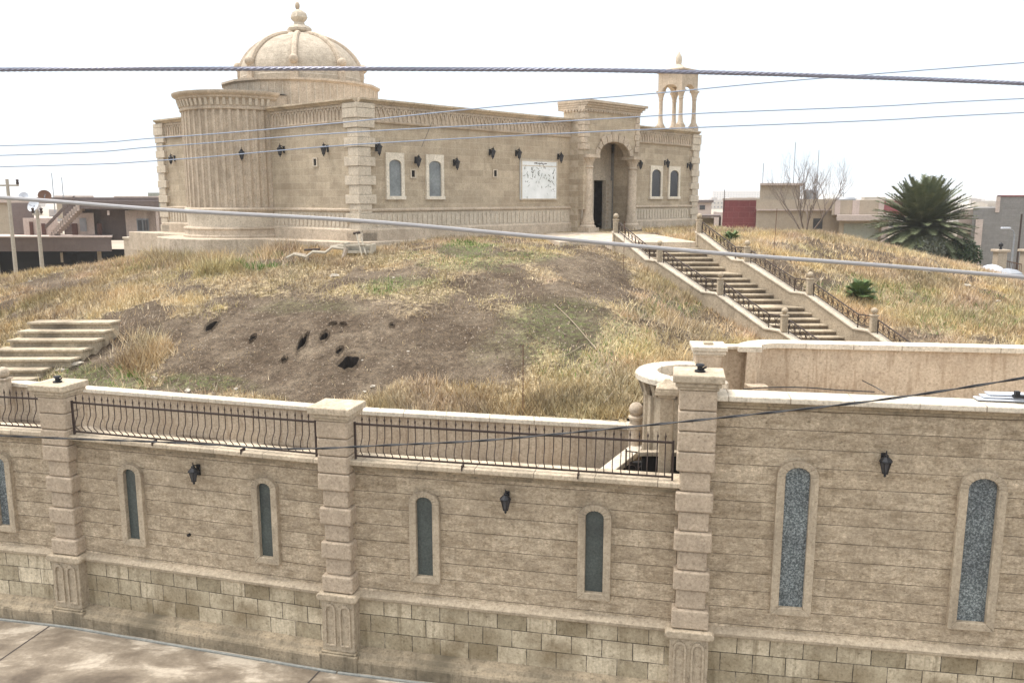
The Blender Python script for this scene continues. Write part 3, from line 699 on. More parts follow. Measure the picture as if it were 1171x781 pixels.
MB().lathe([(.74,5.95),(1.02,5.95),(1.12,6.02),(1.22,6.03),(1.22,6.14),(1.18,6.18),(.74,6.18),(.74,5.95)], 60, (0,0,0), a0, a1).build('ring_coping', M_cop, t)
# block pedestal behind it
p = PY(807,400,19.7)
t = thing('block_pedestal', 'squat stone pedestal with moulded pale cap behind the tall pier', 'pedestal', (p.x, 19.6, 0), -.12)
MB().box(-.28,.34,-.35,.35,3.6,6.42).build('shaft', M_pink, t, bevel=.01)
MB().box(-.34,.40,-.41,.41,6.42,6.50).box(-.31,.36,-.38,.38,6.38,6.42).box(-.37,.43,-.44,.44,6.50,6.60).build('cap', M_cop, t, bevel=.015)
MB().box(-.08,.14,-.12,.1,6.6,6.66).build('loose_stone', M_ledge, t, bevel=.02)
# right inner wall, curving at its left end
t = thing('upper_inner_wall', 'long pinkish rendered wall with broad white coping behind the tall street wall', 'wall', (0,0,0))
A_ = PY(890,393,20.35); ang = math.atan2(INR[1].y-A_.y, INR[1].x-A_.x)
curve = [Vector((A_.x, A_.y, 0))]
pts = [(A_.x+9*math.cos(ang), A_.y+9*math.sin(ang)), (A_.x, A_.y)]
for k in range(1, 9):
    q_ = k/8*PI*.5; pts.append((A_.x-.62*math.sin(q_), A_.y-.62*(1-math.cos(q_))))
rw = list(reversed(pts))
pline_band(MB(), rw, 0.05, .30, 5.0, 6.38).build('wall_face', M_pink, t)
pline_band(MB(), rw, -.05, .50, 6.38, 6.50).build('coping', M_cop, t)
e = rw[0]
MB().box(e[0]-.32, e[0]+.16, e[1]-.28, e[1]+.1, 5.0, 5.62).build('end_block', M_pink, t, bevel=.02)
q0 = Vector((p.x+.3, 20.0, 0))
t = thing('recessed_wall', 'short recessed wall piece with cracked coping between pedestal and curved wall', 'wall', (0,0,0))
mb = MB().prism([(p.x+.2,20.15),(e[0]+.1,20.15),(e[0]+.1,20.4),(p.x+.2,20.4)], 4.8, 6.38, 'xy'); mb.build('wall_face', M_pink, t)
MB().prism([(p.x+.42,20.05),(e[0]-.25,20.1),(e[0]-.30,20.45),(p.x+.45,20.5)], 6.38, 6.46, 'xy').build('coping', M_cop, t, bevel=.02)

# clutter on the tall wall's coping
def P3(px, py, Y): return PY(px, py, Y)
t = thing('metal_sheets', 'pale blue grey scrap sheets lying on the tall wall coping at the right edge', 'metal sheets', BD.P(5.0,.2,6.42), BD.a)
for k in range(3): MB().box(-.1+k*.12, 1.6+k*.1, -.1+k*.07, .16+k*.06, .006+k*.035, .025+k*.035).build('sheet', M_white, t, loc=(0,0,0), rotz=.02*k)
t = thing('cable_clamp', 'black cable clamp standing on the tall wall coping at the right edge', 'clamp', BD.P(5.62,.1,6.5), BD.a)
MB().box(-.15,.2,-.05,.05,0,.05).box(-.13,-.05,-.04,.04,.05,.12).box(.08,.16,-.04,.04,.05,.12).tube([(.1,0,.05),(.1,0,.27),(.02,0,.30)],.013,5).build('clamp_body', M_black, t)
o = MB().tube(smoothpath([P3(850,445,15.95),P3(880,443,16),P3(920,443,16),P3(960,446,16),P3(1000,448,16)],5), .012, 5).build('loose_wire', M_bcab); tag(o, 'thin black wire lying along the tall wall coping', 'wire')
o = MB().tube(smoothpath([P3(986,435,16.2),P3(1000,442,16.1),P3(1012,449,15.9)],4), .010, 5).build('loose_wire', M_bcab); tag(o, 'short curled wire end sticking up above the tall wall coping', 'wire')

# ================================================================== CHURCH
CR = (LINE_A.x, LINE_A.y, ZB)
ch = thing('church', 'domed sandstone church on top of the mound with fluted round bay and small bell tower', 'church', CR)
def cpart(mb, name, mat, ln, u=0, off=0, parent=None, bevel=0, smooth=False):
    """part in the frame of a wall line (local x along, y inwards, z above sea of the church base)"""
    o = mb.build(name, mat, ch, bevel=bevel, smooth=smooth); q_ = ln.P(u, off, 0)
    if parent is not None:
        o.parent = parent   # same wall frame as its parent
        return o
    o.location = (q_.x-CR[0], q_.y-CR[1], 0); o.rotation_euler = (0,0,ln.a); return o
H = ZT-ZB
pu0, pu1 = 14.25, 19.25     # portal along the facade
RW = Line(LINE_B, FW.P(FW.L+0, 17.3)); BK = Line(RW.P(17.3), LINE_C)
def church_wall(ln, spans, vents=(), wins=(), side=True):
    for a, b_ in spans:
        cpart(MB().box(a, b_, 0, .4, 0, H-.2), 'wall', M_church, ln)
        cpart(MB().prism([(.05,-.3),(-.16,-.3),(-.16,.5),(-.08,.57),(.05,.57)], a, b_, 'yz'), 'plinth', M_ctrim, ln)
        cpart(MB().prism([(.01,1.30),(-.10,1.32),(-.13,1.36),(-.13,1.42),(-.08,1.45),(.01,1.47)], a, b_, 'yz'), 'string_course', M_ctrim, ln)
        wp = cpart(MB().box(a, b_, -.03, .01, .57, 1.30), 'wainscot', M_cpale, ln)
        mo = MB(); k = a+.25
        while k < b_-.35:
            mo.prism([(k,.66)]+arc(k+.065, 1.14, .065, .07, PI, 0, 5)+[(k+.13,.66)], -.07, -.031); k += .30
        cpart(mo, 'wainscot_flutes', M_cpale, ln, parent=wp)
        mf = cpart(MB().box(a, b_, -.03, .01, H-.92, H-.20), 'frieze', M_ctrim, ln)
        cpart(MB().prism([(.01,H-1.02),(-.10,H-1.0),(-.13,H-.93),(-.06,H-.90),(.01,H-.90)], a, b_, 'yz'), 'frieze_moulding', M_ctrim, ln)
        ma = MB(); k = a+.15
        while k < b_-.45:
            ma.strip(arc(k+.25, H-.62, .26, .36, 0, PI, 8), arc(k+.25, H-.62, .205, .30, 0, PI, 8), -.085, -.031); ma.box(k-.01, k+.045, -.08, -.032, H-.88, H-.62); k += .26
        cpart(ma, 'frieze_arches', M_ctrim, ln, parent=mf)
        cpart(MB().prism([(.01,H-.20),(-.10,H-.20),(-.16,H-.14),(-.20,H-.12),(-.28,H-.08),(-.28,H),(.45,H),(.45,H-.20)], a, b_, 'yz'), 'cornice', M_ledge, ln)
    for (u, z) in vents:
        v_ = cpart(MB().strip([(u-.17,z-.2),(u-.17,z+.22),(u+.17,z+.22),(u+.17,z-.2)], [(u-.10,z-.14),(u-.10,z+.16),(u+.10,z+.16),(u+.10,z-.14)], -.05, .02, close=True), 'vent', M_cpale, ln)
        cpart(MB().box(u-.1,u+.1,-.006,.01,z-.14,z+.16), 'vent_shade_panel', M_shade, ln, parent=v_)  # flat near-black panel painted as the shade within the vent
def church_window(ln, u0, u1, z0, z1, gm, lab=None):
    fw = .17; o = [(u0,z0),(u0,z1),(u1,z1),(u1,z0)]
    cx = (u0+u1)/2; r = (u1-u0)/2-fw; zs = z1-.52
    mb = MB(); mb.box(u0, u0+fw, -.09, .02, z0+.16, z1).box(u1-fw, u1, -.09, .02, z0+.16, z1).box(u0-.04, u1+.04, -.13, .02, z0, z0+.16)
    ar = arc(cx, zs, r, r*.6, PI, 0, 10); poly = ar+[(u1-fw, z1),(u0+fw, z1)]
    mb.prism(poly, -.09, .02)
    f = cpart(mb, 'window', M_surr, ln, bevel=.008)
    cpart(MB().prism([(u0+fw-.01,z0+.15)]+arc(cx, zs, r+.01, r*.6+.01, PI, 0, 10)+[(u1-fw+.01,z0+.15)], -.015, .01), 'pane', gm, ln, parent=f)
    if lab: f['label'] = lab
def cz(z): return z-ZB
RB = 2.7; UB = 8.1
church_wall(FW, [(0,pu0),(pu1,FW.L)], [(3.03,cz(11.08)),(8.39,cz(11.2))])
church_wall(LW, [(0,UB-RB+.1),(UB+RB-.1,LW.L)], [(14.24,cz(11.6))])
cpart(MB().box(0,17.3,0,.4,0,H-.2), 'side_wall', M_church, RW); cpart(MB().box(0,BK.L,0,.4,0,H-.2), 'rear_wall', M_church, BK)
for ln, L_ in ((RW,17.3),(BK,BK.L)): cpart(MB().prism([(.01,H-.20),(-.10,H-.20),(-.28,H-.08),(-.28,H),(.45,H),(.45,H-.20)], 0, L_, 'yz'), 'cornice', M_ledge, ln)
for (x0_, x1_) in ((440,462),(486,507)):
    church_window(FW, FW.pix(x0_,176)[0], FW.pix(x1_,228)[0], cz(9.9), cz(12.0), M_gch)
for (x0_, x1_) in ((743,756),(764,776)):
    church_window(FW, FW.pix(x0_,191)[0], FW.pix(x1_,228)[0], cz(9.9), cz(11.95), M_smoke)
# roof
inner = [LINE_A, LINE_B, RW.P(17.3), LINE_C]
mb = MB(); mb.prism([(q_.x-CR[0], q_.y-CR[1]) for q_ in inner], H-.6, H-.5, 'xy'); rf = mb.build('roof', M_path, ch)
# corner quoins
def quoins(l1, l2, P_, name='quoin_corner', two=True):
    mb = MB(); n = 15; h = (H-.02)/n
    for k in range(n):
        wd = .80 if k % 2 == 0 else .58; pr = .16 if k % 2 == 0 else .12
        if k >= n-2: wd = .80; pr = .2
        z0_, z1_ = k*h+.006, (k+1)*h-.006
        if k == n-1: z1_ = H-.21
        d1 = Vector((-l1.d[0], -l1.d[1])); d2 = Vector((l2.d[0], l2.d[1])); o1 = Vector((-l1.n[0], -l1.n[1])); o2 = Vector((-l2.n[0], -l2.n[1]))
        A0 = Vector((P_.x-CR[0], P_.y-CR[1]))
        crn = A0+(o1+o2)*pr/(1+o1.dot(o2))
        poly = [A0+d1*wd+o1*pr, crn, A0+d2*wd+o2*pr, A0+d2*wd-o2*.02, A0-(o1+o2)*.02, A0+d1*wd-o1*.02]
        mb.prism([tuple(q_) for q_ in poly], z0_, z1_, 'xy')
    o = mb.build(name, M_cpale, ch, bevel=.02); return o
quoins(LW, FW, LINE_A); quoins(FW, RW, LINE_B); quoins(BK, LW, LINE_C)
# fluted round bay on the left wall
bc = LW.P(UB); bcx, bcy = bc.x-CR[0], bc.y-CR[1]
b0 = LW.a+PI; b1 = LW.a+2*PI
NF = 22
def flb(t_, k):
    if k == 0 or k == 3: return 1
    return 1-.03*abs(math.sin((t_-b0)*NF/2))**.5*1.0+.015
body = MB().lathe([(RB,.5),(RB,1.3)], 60, (bcx,bcy,0), b0, b1).build('bay_wainscot', M_cpale, ch, smooth=True)
mb = MB(); seg = NF
for k in range(seg):
    ta = b0+(b1-b0)*(k+.0)/seg; tb = b0+(b1-b0)*(k+1)/seg; tw = (tb-ta)
    # concave flute between two fillets
    ring = []
    for q_, r_ in ((0,RB),(.16,RB),(.22,RB-.06),(.5,RB-.12),(.78,RB-.06),(.84,RB),(1,RB)):
        ring.append((bcx+r_*math.cos(ta+tw*q_), bcy+r_*math.sin(ta+tw*q_)))
    v = [(x,y,1.42) for x,y in ring]+[(x,y,6.1) for x,y in ring]; m_ = len(ring)
    mb.add(v, [(i,i+1,i+1+m_,i+m_) for i in range(m_-1)])
mb.build('fluted_bay', M_church if False else M_ctrim, ch)
MB().lathe([(RB+.25,-.35),(RB+.25,.10),(RB+.18,.16),(RB+.16,.40),(RB+.22,.44),(RB+.20,.50),(RB-.05,.55)], 60, (bcx,bcy,0), b0-.05, b1+.05).build('bay_plinth', M_ctrim, ch, smooth=True)
MB().lathe([(RB-.05,1.28),(RB+.10,1.30),(RB+.13,1.38),(RB+.06,1.45),(RB-.05,1.47)], 60, (bcx,bcy,0), b0, b1).build('bay_string_course', M_ctrim, ch, smooth=True)
ZBY = cz(14.97)
MB().lathe([(RB-.05,ZBY-.85),(RB+.06,ZBY-.83),(RB+.08,ZBY-.74),(RB+.02,ZBY-.70),(RB+.06,ZBY-.40),(RB+.20,ZBY-.30),(RB+.22,ZBY-.22),(RB+.36,ZBY-.14),(RB+.40,ZBY-.06),(RB+.40,ZBY),(RB-.5,ZBY+.02)], 60, (bcx,bcy,0), b0-.12, b1+.12).build('bay_cornice', M_ctrim, ch, smooth=True)
MB().lathe([(.01,ZBY-.02),(RB+.2,ZBY-.02)], 48, (bcx,bcy,0)).build('bay_roof', M_path, ch)
mb = MB()
for k in range(30):
    q_ = b0+(b1-b0)*(k+.5)/30; cx_, sx_ = math.cos(q_), math.sin(q_)
    vv = []
    for r_, tt, z_ in ((RB+.02,-.07,ZBY-.66),(RB+.10,-.07,ZBY-.66),(RB+.10,.07,ZBY-.66),(RB+.02,.07,ZBY-.66),(RB+.04,-.07,ZBY-.34),(RB+.20,-.07,ZBY-.34),(RB+.20,.07,ZBY-.34),(RB+.04,.07,ZBY-.34)):
        vv.append((bcx+r_*cx_-tt*sx_, bcy+r_*sx_+tt*cx_, z_))
    mb.add(vv, [(0,3,2,1),(4,5,6,7),(0,1,5,4),(1,2,6,5),(2,3,7,6),(3,0,4,7)])
mb.build('bay_dentils', M_cpale, ch, bevel=.015)
# flat return walls of the bay above the parapet
MB().prism([tuple((LW.P(u,o,0)-Vector((CR[0],CR[1],0))).to_2d()) for u,o in ((UB-RB,0),(UB+RB,0),(UB+RB,1.2),(UB-RB,1.2))], H-.5, ZBY-.05, 'xy').build('bay_return', M_ctrim, ch)
# drum and dome
dcx, dcy = LW.P(UB, 3.95).x-CR[0], LW.P(UB, 3.95).y-CR[1]
dr = MB().lathe([(4.0,H-.6),(4.0,cz(15.62)),(4.05,cz(15.66)),(4.15,cz(15.70)),(4.15,cz(15.80)),(3.2,cz(15.84))], 16, (dcx,dcy,0), .1, .1+2*PI).build('drum', M_ctrim, ch)
mb = MB()
for k in range(64):
    q_ = 2*PI*k/64+.1; rr_ = 4.0*math.cos(PI/16)/math.cos(((q_-.1) % (PI/8))-PI/16); mb.box(-.02,.02,-.02,.02,0,0) if False else None
    x, y = dcx+rr_*math.cos(q_), dcy+rr_*math.sin(q_); mb.tube([(x,y,H-.3),(x,y,cz(15.6))], .035, 5)
mb.build('drum_ribs', M_cpale, dr)
zd = cz(15.84)
prof = [(3.16,zd),(3.18,zd+.28),(3.14,zd+.33)]+[(3.14*math.cos(q_), zd+.42+2.25*math.sin(q_)) for q_ in np.linspace(0, PI/2-.12, 16)]
dm = MB().lathe(prof, 64, (dcx,dcy,0)).build('dome', M_dome, ch, smooth=True)
for k in range(8):
    az = math.atan2(CR[1]+dcy, CR[0]+dcx)+PI+math.radians(-6)+k*PI/4    # towards the camera, then every 45 degrees
    pts = [(dcx+(3.14*math.cos(q_)+.03)*math.cos(az), dcy+(3.14*math.cos(q_)+.03)*math.sin(az), zd+.44+2.27*math.sin(q_)) for q_ in np.linspace(.0, PI/2-.15, 14)]
    ro = MB().tube(pts, [.17-.05*i/13 for i in range(14)], 8).build('dome_rib', M_ctrim, dm, smooth=True)
    b_ = Vector((dcx+3.26*math.cos(az), dcy+3.26*math.sin(az), zd+.95))
    MB().ball(tuple(b_), .24, 10, 8).build('dome_boss', M_ctrim, dm, smooth=True)
    MB().box(-.2,.2,-.15,.15,0,.8).build('rib_foot', M_ctrim, dm, loc=(dcx+3.14*math.cos(az), dcy+3.14*math.sin(az), zd), rotz=az+PI/2, bevel=.03)
zt = zd+2.62
fn = MB().lathe([(1.0,zt-.12),(.85,zt+.03),(.35,zt+.05),(.42,zt+.12),(.58,zt+.22),(.60,zt+.34),(.48,zt+.46),(.28,zt+.55),(.24,zt+.68),(.34,zt+.76),(.42,zt+.90),(.38,zt+1.02),(.36,zt+1.12),(.22,zt+1.25),(.08,zt+1.33)], 16, (dcx,dcy,0), 0, 2*PI, lambda t_,k: 1+.10*math.cos(8*t_) if 3 < k < 13 else 1).build('finial', M_cpale, dm, smooth=True)
MB().ball((dcx-.06,dcy,zt+1.50), .13, 10, 8, 1.6).build('finial_tip', M_quoin, fn, smooth=True)
# small floodlight on the drum rim
# portal: projecting block with raised parapet
PF = 1.0
def PP(mb, name, mat, parent=None, bevel=0, smooth=False): return cpart(mb, name, mat, FW, 0, 0, parent, bevel, smooth)
au0, au1 = 15.55, 18.35; zsp = cz(12.35); zap = cz(13.12); ZPT = cz(15.25)
mb = MB()
acx = (au0+au1)/2; ar = arc(acx, zsp, (au1-au0)/2, zap-zsp, PI, 0, 16)
mb.prism([(pu0,zsp)]+ar+[(pu1,zsp),(pu1,ZPT-.5),(pu0,ZPT-.5)], -PF, -.6)
mb.box(pu0, pu0+.35, -PF+.4, .5, 0, ZPT-.5).box(pu1-.35, pu1, -PF+.4, .5, 0, ZPT-.5)
mb.box(pu0+.352, pu1-.352, -.598, .6, zap+.02, ZPT-.5)
mb.box(pu0+.02, pu0+.35, -PF+.02, -PF+.4, 1.3, zsp); mb.box(pu1-.35, pu1-.02, -PF+.02, -PF+.4, 1.3, zsp)
po = PP(mb, 'portal', M_church)
# voussoirs
mb = MB()
for k in range(9):
    t0, t1 = PI-PI*k/9-.02, PI-PI*(k+1)/9+.02; ex = .55 if k % 2 == 0 else .42
    rx, rz = (au1-au0)/2, zap-zsp
    mb.prism([(acx+rx*math.cos(t0), zsp+rz*math.sin(t0)),(acx+rx*math.cos(t1), zsp+rz*math.sin(t1)),(acx+(rx+ex*.6)*math.cos(t1), zsp+(rz+ex)*math.sin(t1)),(acx+(rx+ex*.6)*math.cos(t0), zsp+(rz+ex)*math.sin(t0))], -PF-.10, -PF+.01)
PP(mb, 'arch_stones', M_ctrim, bevel=.02)
# portal corner quoins and cornice
for s_i, (ua, ub_) in enumerate(((pu0, 1), (pu1, -1))):
    mb = MB()
    for k in range(7):
        z0_ = zsp+.25+k*.33; wd = .42 if k % 2 == 0 else .30
        a, b_ = sorted((ua-.05*ub_, ua+wd*ub_)); mb.box(a, b_, -PF-.07, -PF+wd, z0_+.01, z0_+.32)
    PP(mb, 'portal_quoins', M_ctrim, bevel=.02)
pcz = ZPT-.5
for d_, z0_, z1_ in ((.08,pcz,pcz+.12),(.16,pcz+.122,pcz+.24),(.28,pcz+.242,pcz+.36),(.40,pcz+.362,pcz+.50)):
    o = PP(MB().box(pu0-d_*.2, pu1+d_*.9, -PF-d_, .9, z0_, z1_), 'portal_cornice', M_ctrim, bevel=.01)
# dentils under the portal cornice
mb = MB(); k = pu0
while k < pu1: mb.box(k, k+.10, -PF-.15, -PF, pcz-.10, pcz-.004); k += .22
k = -PF
while k < .5: mb.box(pu0-.12, pu0-.002, k, k+.1, pcz-.10, pcz-.004); k += .22
PP(mb, 'portal_dentils', M_ctrim)
# columns flanking the arch
def column(parent_u, y, r, z0, z1, nm='portal_column'):
    h = z1-z0; c0 = (parent_u, y, 0)
    base = MB().box(parent_u-r*1.7, parent_u+r*1.7, y-r*1.7, y+r*1.7, z0, z0+.28)
    base.lathe([(r*1.75,z0+.28),(r*1.8,z0+.36),(r*1.35,z0+.46),(r*1.45,z0+.55),(r*1.1,z0+.9),(r,z0+1.1),(r*.95,z1-.8),(r*.9,z1-.75),(r*1.15,z1-.70),(r*.95,z1-.62),(r*1.0,z1-.5),(r*1.3,z1-.32),(r*1.55,z1-.18)], 12, (parent_u, y, 0), 0, 2*PI)
    base.box(parent_u-r*1.7, parent_u+r*1.7, y-r*1.7, y+r*1.7, z1-.18, z1)
    return base
for u_ in (14.78, 18.85): PP(column(u_, -PF+.10, .27, 0, zsp-.003), 'portal_column', M_ctrim, smooth=True)
PP(column(15.2, .25, .18, 0, zsp-.003), 'portal_column', M_ctrim, smooth=True)
# recess: back wall, doorway, jamb, metal door
yb = .8
def ub(px, py=230, off=yb): return FW.pix(px, py, off)[0]
a_, b2, c2, d2 = ub(679), ub(691), ub(698), ub(722)
PP(MB().box(pu0+.35, a_, yb, yb+.2, 0, zap+.1).box(a_, c2, yb, yb+.2, cz(11.0), zap+.1), 'door_wall', M_cpale)
PP(MB().box(pu0+.2, pu1-.2, yb+2.2, yb+2.4, 0, zap+.1).box(pu0+.1, pu0+.3, yb+.2, yb+2.4, 0, zap+.1), 'vestibule', M_shade)
PP(MB().box(b2+.05, c2, yb-.10, yb+.2, 0, cz(11.0)), 'door_jamb', M_cpale)
mb = MB()
k = .2
while k < 2.8: mb.box(b2+.10, b2+.26, yb-.16, yb-.101, k, k+.12); k += .24
PP(mb, 'jamb_ornament', M_ctrim)
PP(MB().box(a_, a_+.06, yb+.2, yb+1.0, 0, cz(11.0)), 'door_leaf', M_rdoor)
dd = PP(MB().box(c2+.004, c2+.14, yb-.45, yb+.6, 0, cz(12.6)), 'metal_door', M_door)
dd2 = PP(MB().box(c2+.14, 18.9, yb+.1, yb+.16, 0, zap+.1), 'metal_door', M_door)
PP(MB().box(c2+.6, c2+.66, yb+.04, yb+.098, 0, cz(12.5)).box(c2+.95, c2+.99, yb+.04, yb+.098, .1, cz(12.5)).box(c2+.14, 18.6, yb+.05, yb+.097, 2.3, 2.36), 'door_stile', M_door, dd2)
# bell tower over the far corner
tu0, tu1 = FW.L-2.0, FW.L-.05; tw = 1.95
tc = [(tu0+.2, .2), (tu1-.2, .2), (tu1-.2, tw-.2), (tu0+.2, tw-.2)]
zt0, zsp2, ztt = H+.0, cz(16.85), cz(18.15)
tower = PP(MB().box(tu0-.05, tu1+.05, -.05, tw+.05, H+.003, H+.12), 'bell_tower', M_ctrim, bevel=.01)
PP(MB().box(tu0+.05, tu1-.05, .05, tw-.05, zsp2+.35, ztt-.2).box(tu0-.02, tu1+.02, -.02, tw+.02, ztt-.2, ztt-.1).box(tu0-.10, tu1+.10, -.10, tw+.10, ztt-.098, ztt), 'tower_block', M_ctrim, tower, bevel=.01)
for (u_, y_) in tc:
    b_ = MB().box(u_-.24, u_+.24, y_-.24, y_+.24, H+.12, H+.35); b_.lathe([(.27,H+.35),(.26,H+.42),(.18,H+.55),(.14,H+.9),(.13,zsp2-.6),(.17,zsp2-.55),(.14,zsp2-.48),(.20,zsp2-.25),(.26,zsp2-.1)], 12, (u_, y_, 0)); b_.box(u_-.23, u_+.23, y_-.23, y_+.23, zsp2-.1, zsp2+.02)
    PP(b_, 'tower_column', M_ctrim, tower, smooth=True)
mb = MB(); rr_ = (tw-.86)/2; cxm = (tu0+tu1)/2
for yy in (.06, tw-.40):
    mb.prism([(tu0+.05,zsp2+.02)]+arc(cxm, zsp2+.02, rr_, .34, PI, 0, 10)+[(tu1-.05,zsp2+.02),(tu1-.05,zsp2+.36),(tu0+.05,zsp2+.36)], yy, yy+.34)
for uu in (tu0+.06, tu1-.40):
    mb.prism([(.402,zsp2+.02)]+arc(tw/2, zsp2+.02, rr_, .34, PI, 0, 10)+[(tw-.402,zsp2+.02),(tw-.402,zsp2+.36),(.402,zsp2+.36)], uu, uu+.34, 'yz')
PP(mb, 'tower_arches', M_ctrim, tower)
tf = PP(MB().lathe([(.95,ztt),(.9,ztt+.06),(.45,ztt+.18),(.20,ztt+.38),(.17,ztt+.42),(.21,ztt+.55),(.20,ztt+.85),(.10,ztt+1.05),(.03,ztt+1.2)], 12, (cxm, tw/2, 0)), 'tower_spire', M_cpale, tower, smooth=True)
PP(MB().tube([(cxm+.35,tw/2,zsp2+.5),(cxm+.4,tw/2,zsp2-.3),(cxm+.5,tw/2,zsp2-.8)], .02, 4), 'bell_rope', M_iron, tower)
# small parapet gable between portal and tower
PP(MB().box(19.8, 21.2, .8, 2.0, H-.5, cz(14.75)).box(19.6, 21.4, .6, 2.2, cz(14.75), cz(14.95)), 'roof_block', M_ctrim, bevel=.02)

# white memorial board on the facade
u0_, z0_ = FW.pix(594, 226); u1_, _ = FW.pix(635, 228)
t = thing('memorial_board', 'square white weathered board with illegible dark relief marks on the church wall', 'board', FW.P(u0_, -.02, 9.88), FW.a)
wb = u1_-u0_
MB().box(0, wb, -.10, 0, 0, 2.08).build('panel', M_board, t)
mb = MB().strip([(0,0),(0,2.08),(wb,2.08),(wb,0)], [(.06,.06),(.06,2.02),(wb-.06,2.02),(wb-.06,.06)], -.13, -.101, close=True).box(.06, wb-.06, -.115, -.101, 1.76, 1.80); mb.build('frame', M_cpale, t)
mb = MB(); rr_ = random.Random(5)
for k in range(11): mb.box(wb*.36+k*.09, wb*.36+k*.09+rr_.uniform(.03,.07), -.112, -.101, 1.87+rr_.uniform(0,.02), 1.87+rr_.uniform(.05,.09))
mb.build('relief_line', M_iron, t)
mb = MB()
for k in range(46):
    x = rr_.uniform(.15, wb-.2); z = rr_.uniform(.65, 1.65); q_ = rr_.uniform(0, PI); l_ = rr_.uniform(.04,.12)
    mb.tube([(x-l_*math.cos(q_),-.104,z-l_*math.sin(q_)),(x,-.108,z+rr_.uniform(-.03,.03)),(x+l_*math.cos(q_),-.104,z+l_*math.sin(q_))], rr_.uniform(.008,.022), 4)
mb.build('relief_marks', plain('relief_mark', (.2,.2,.17), .8, .4, 5), t)

# church lanterns
GL = 'black lanterns on the church walls'
for q_, lb in (((430,170),'black lantern just right of the near corner quoins of the church'),((475,184),'black lantern hanging between the two pale framed facade windows'),((519,187),'black lantern right of the second pale framed facade window'),
               ((560,175),'black lantern above the lone small vent on the church facade'),((590,176),'black lantern above the left top corner of the white board'),((638,180),'black lantern at the right top corner of the white board'),
               ((729,188),'black lantern close beside the right portal column'),((760,187),'black lantern above the gap between the two small dark windows'),((786,190),'black lantern beside the far right quoins under the bell tower')):
    u, z = FW.pix(*q_); make_lantern(FW.P(u,-.002,z+.05), FW.a, lb, GL, 1.12, random.uniform(-.1,.1))
for q_, lb in (((200,182),'black lantern left of the fluted bay near the far left quoins'),((325,172),'black lantern between the fluted bay and the narrow vent'),((375,171),'black lantern right of the narrow vent on the left church wall')):
    u, z = LW.pix(*q_); make_lantern(LW.P(u,-.002,z+.05), LW.a, lb, GL, 1.12)
az = math.atan2(0-bc.y, 0-bc.x)+.02; make_lantern((bc.x+RB*math.cos(az), bc.y+RB*math.sin(az), 12.1), az+PI/2, 'black lantern on the face of the fluted round bay', GL, 1.12)
# wires from the frieze to a lantern
a_ = FW.P(FW.pix(491,132)[0], -.2, 13.5); b_ = FW.P(3.3,-.35,12.3)
o = MB().tube([a_, b_], .012, 4).build('slack_wire', M_bcab); tag(o, 'thin slanting wire from the facade frieze down to a lantern', 'wire')

# terrace under the church + low wall at the left + path
mb = MB()
def xy(v): return (v.x, v.y)
ter = [xy(LW.P(-1.5,-1.4)), xy(LW.P(UB-RB-1,-1.4)), xy(LW.P(UB-2.2,-3.6)), xy(LW.P(UB,-4.1)), xy(LW.P(UB+2.2,-3.6)), xy(LW.P(UB+RB+1.2,-1.5)), xy(LW.P(LW.L,-1.0)), xy(FW.P(0,-.9)), xy(FW.P(13.4,-.9)), xy(FW.P(13.5,.2)), xy(LW.P(0,.3))]
mb.prism(ter, 7.0, ZB+.02, 'xy'); o = mb.build('church_terrace', M_ctrim, bevel=.03); o['kind'] = 'structure'
pa, pb = PZ(141,270,7.9), PZ(190,271,7.9)
pa = PY(141,271,50); pb = PY(188,271,48)
ln = Line(pa, pb); t = thing('garden_wall', 'low pale stone wall left of the church foot', 'wall', (pa.x, pa.y, 0), ln.a)
MB().box(0, ln.L, 0, .3, 5, pa.z-.12).build('wall_face', M_ctrim, t); MB().box(-.05, ln.L+.05, -.05, .35, pa.z-.12, pa.z).build('coping', M_cpale, t, bevel=.02)
L0 = STP[0]
pth = [(L0[2]-.1, 37.0), (L0[3]+.1, 37.0), xy(FW.P(19.6,-.1)), xy(FW.P(13.0,-.1)), xy(PZ(612,270,8.08)), xy(PZ(640,277,8.08)), (L0[2]-.5,38.0)]
MB().prism(pth, 7.0, 8.085, 'xy').build('path', M_path, kind='structure')
# back part of path outside right newel
# ================================================================== GREAT STAIR
t = thing('staircase', 'long stone staircase descending the mound from the church door between low side walls', 'staircase', (0,0,0))
for i in range(len(STP)-1):
    Y0, z0_, l0, r0 = STP[i]; Y1, z1_, l1, r1 = STP[i+1]; land = .55; nst = 6; run = (Y0-Y1-land)/nst; rise = (z0_-z1_)/nst
    for k in range(nst):
        ya = Y0-k*run; yb2 = Y0-(k+1)*run-(land if k == nst-1 else 0); zz = z0_-(k+1)*rise
        la, ra, _ = stair_x(ya); lb_, rb_, _ = stair_x(yb2+1e-6)
        poly = [(lb_,yb2),(rb_,yb2),(ra,ya),(la,ya)]
        o = MB().prism([(x,y) for x,y in poly], zz-.9, zz-.065, 'xy').build('step', M_stair_shade, t)
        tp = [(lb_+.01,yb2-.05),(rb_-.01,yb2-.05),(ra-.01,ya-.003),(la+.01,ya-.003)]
        MB().prism(tp, zz-.062, zz, 'xy').build('tread', M_stair, o, bevel=.012)
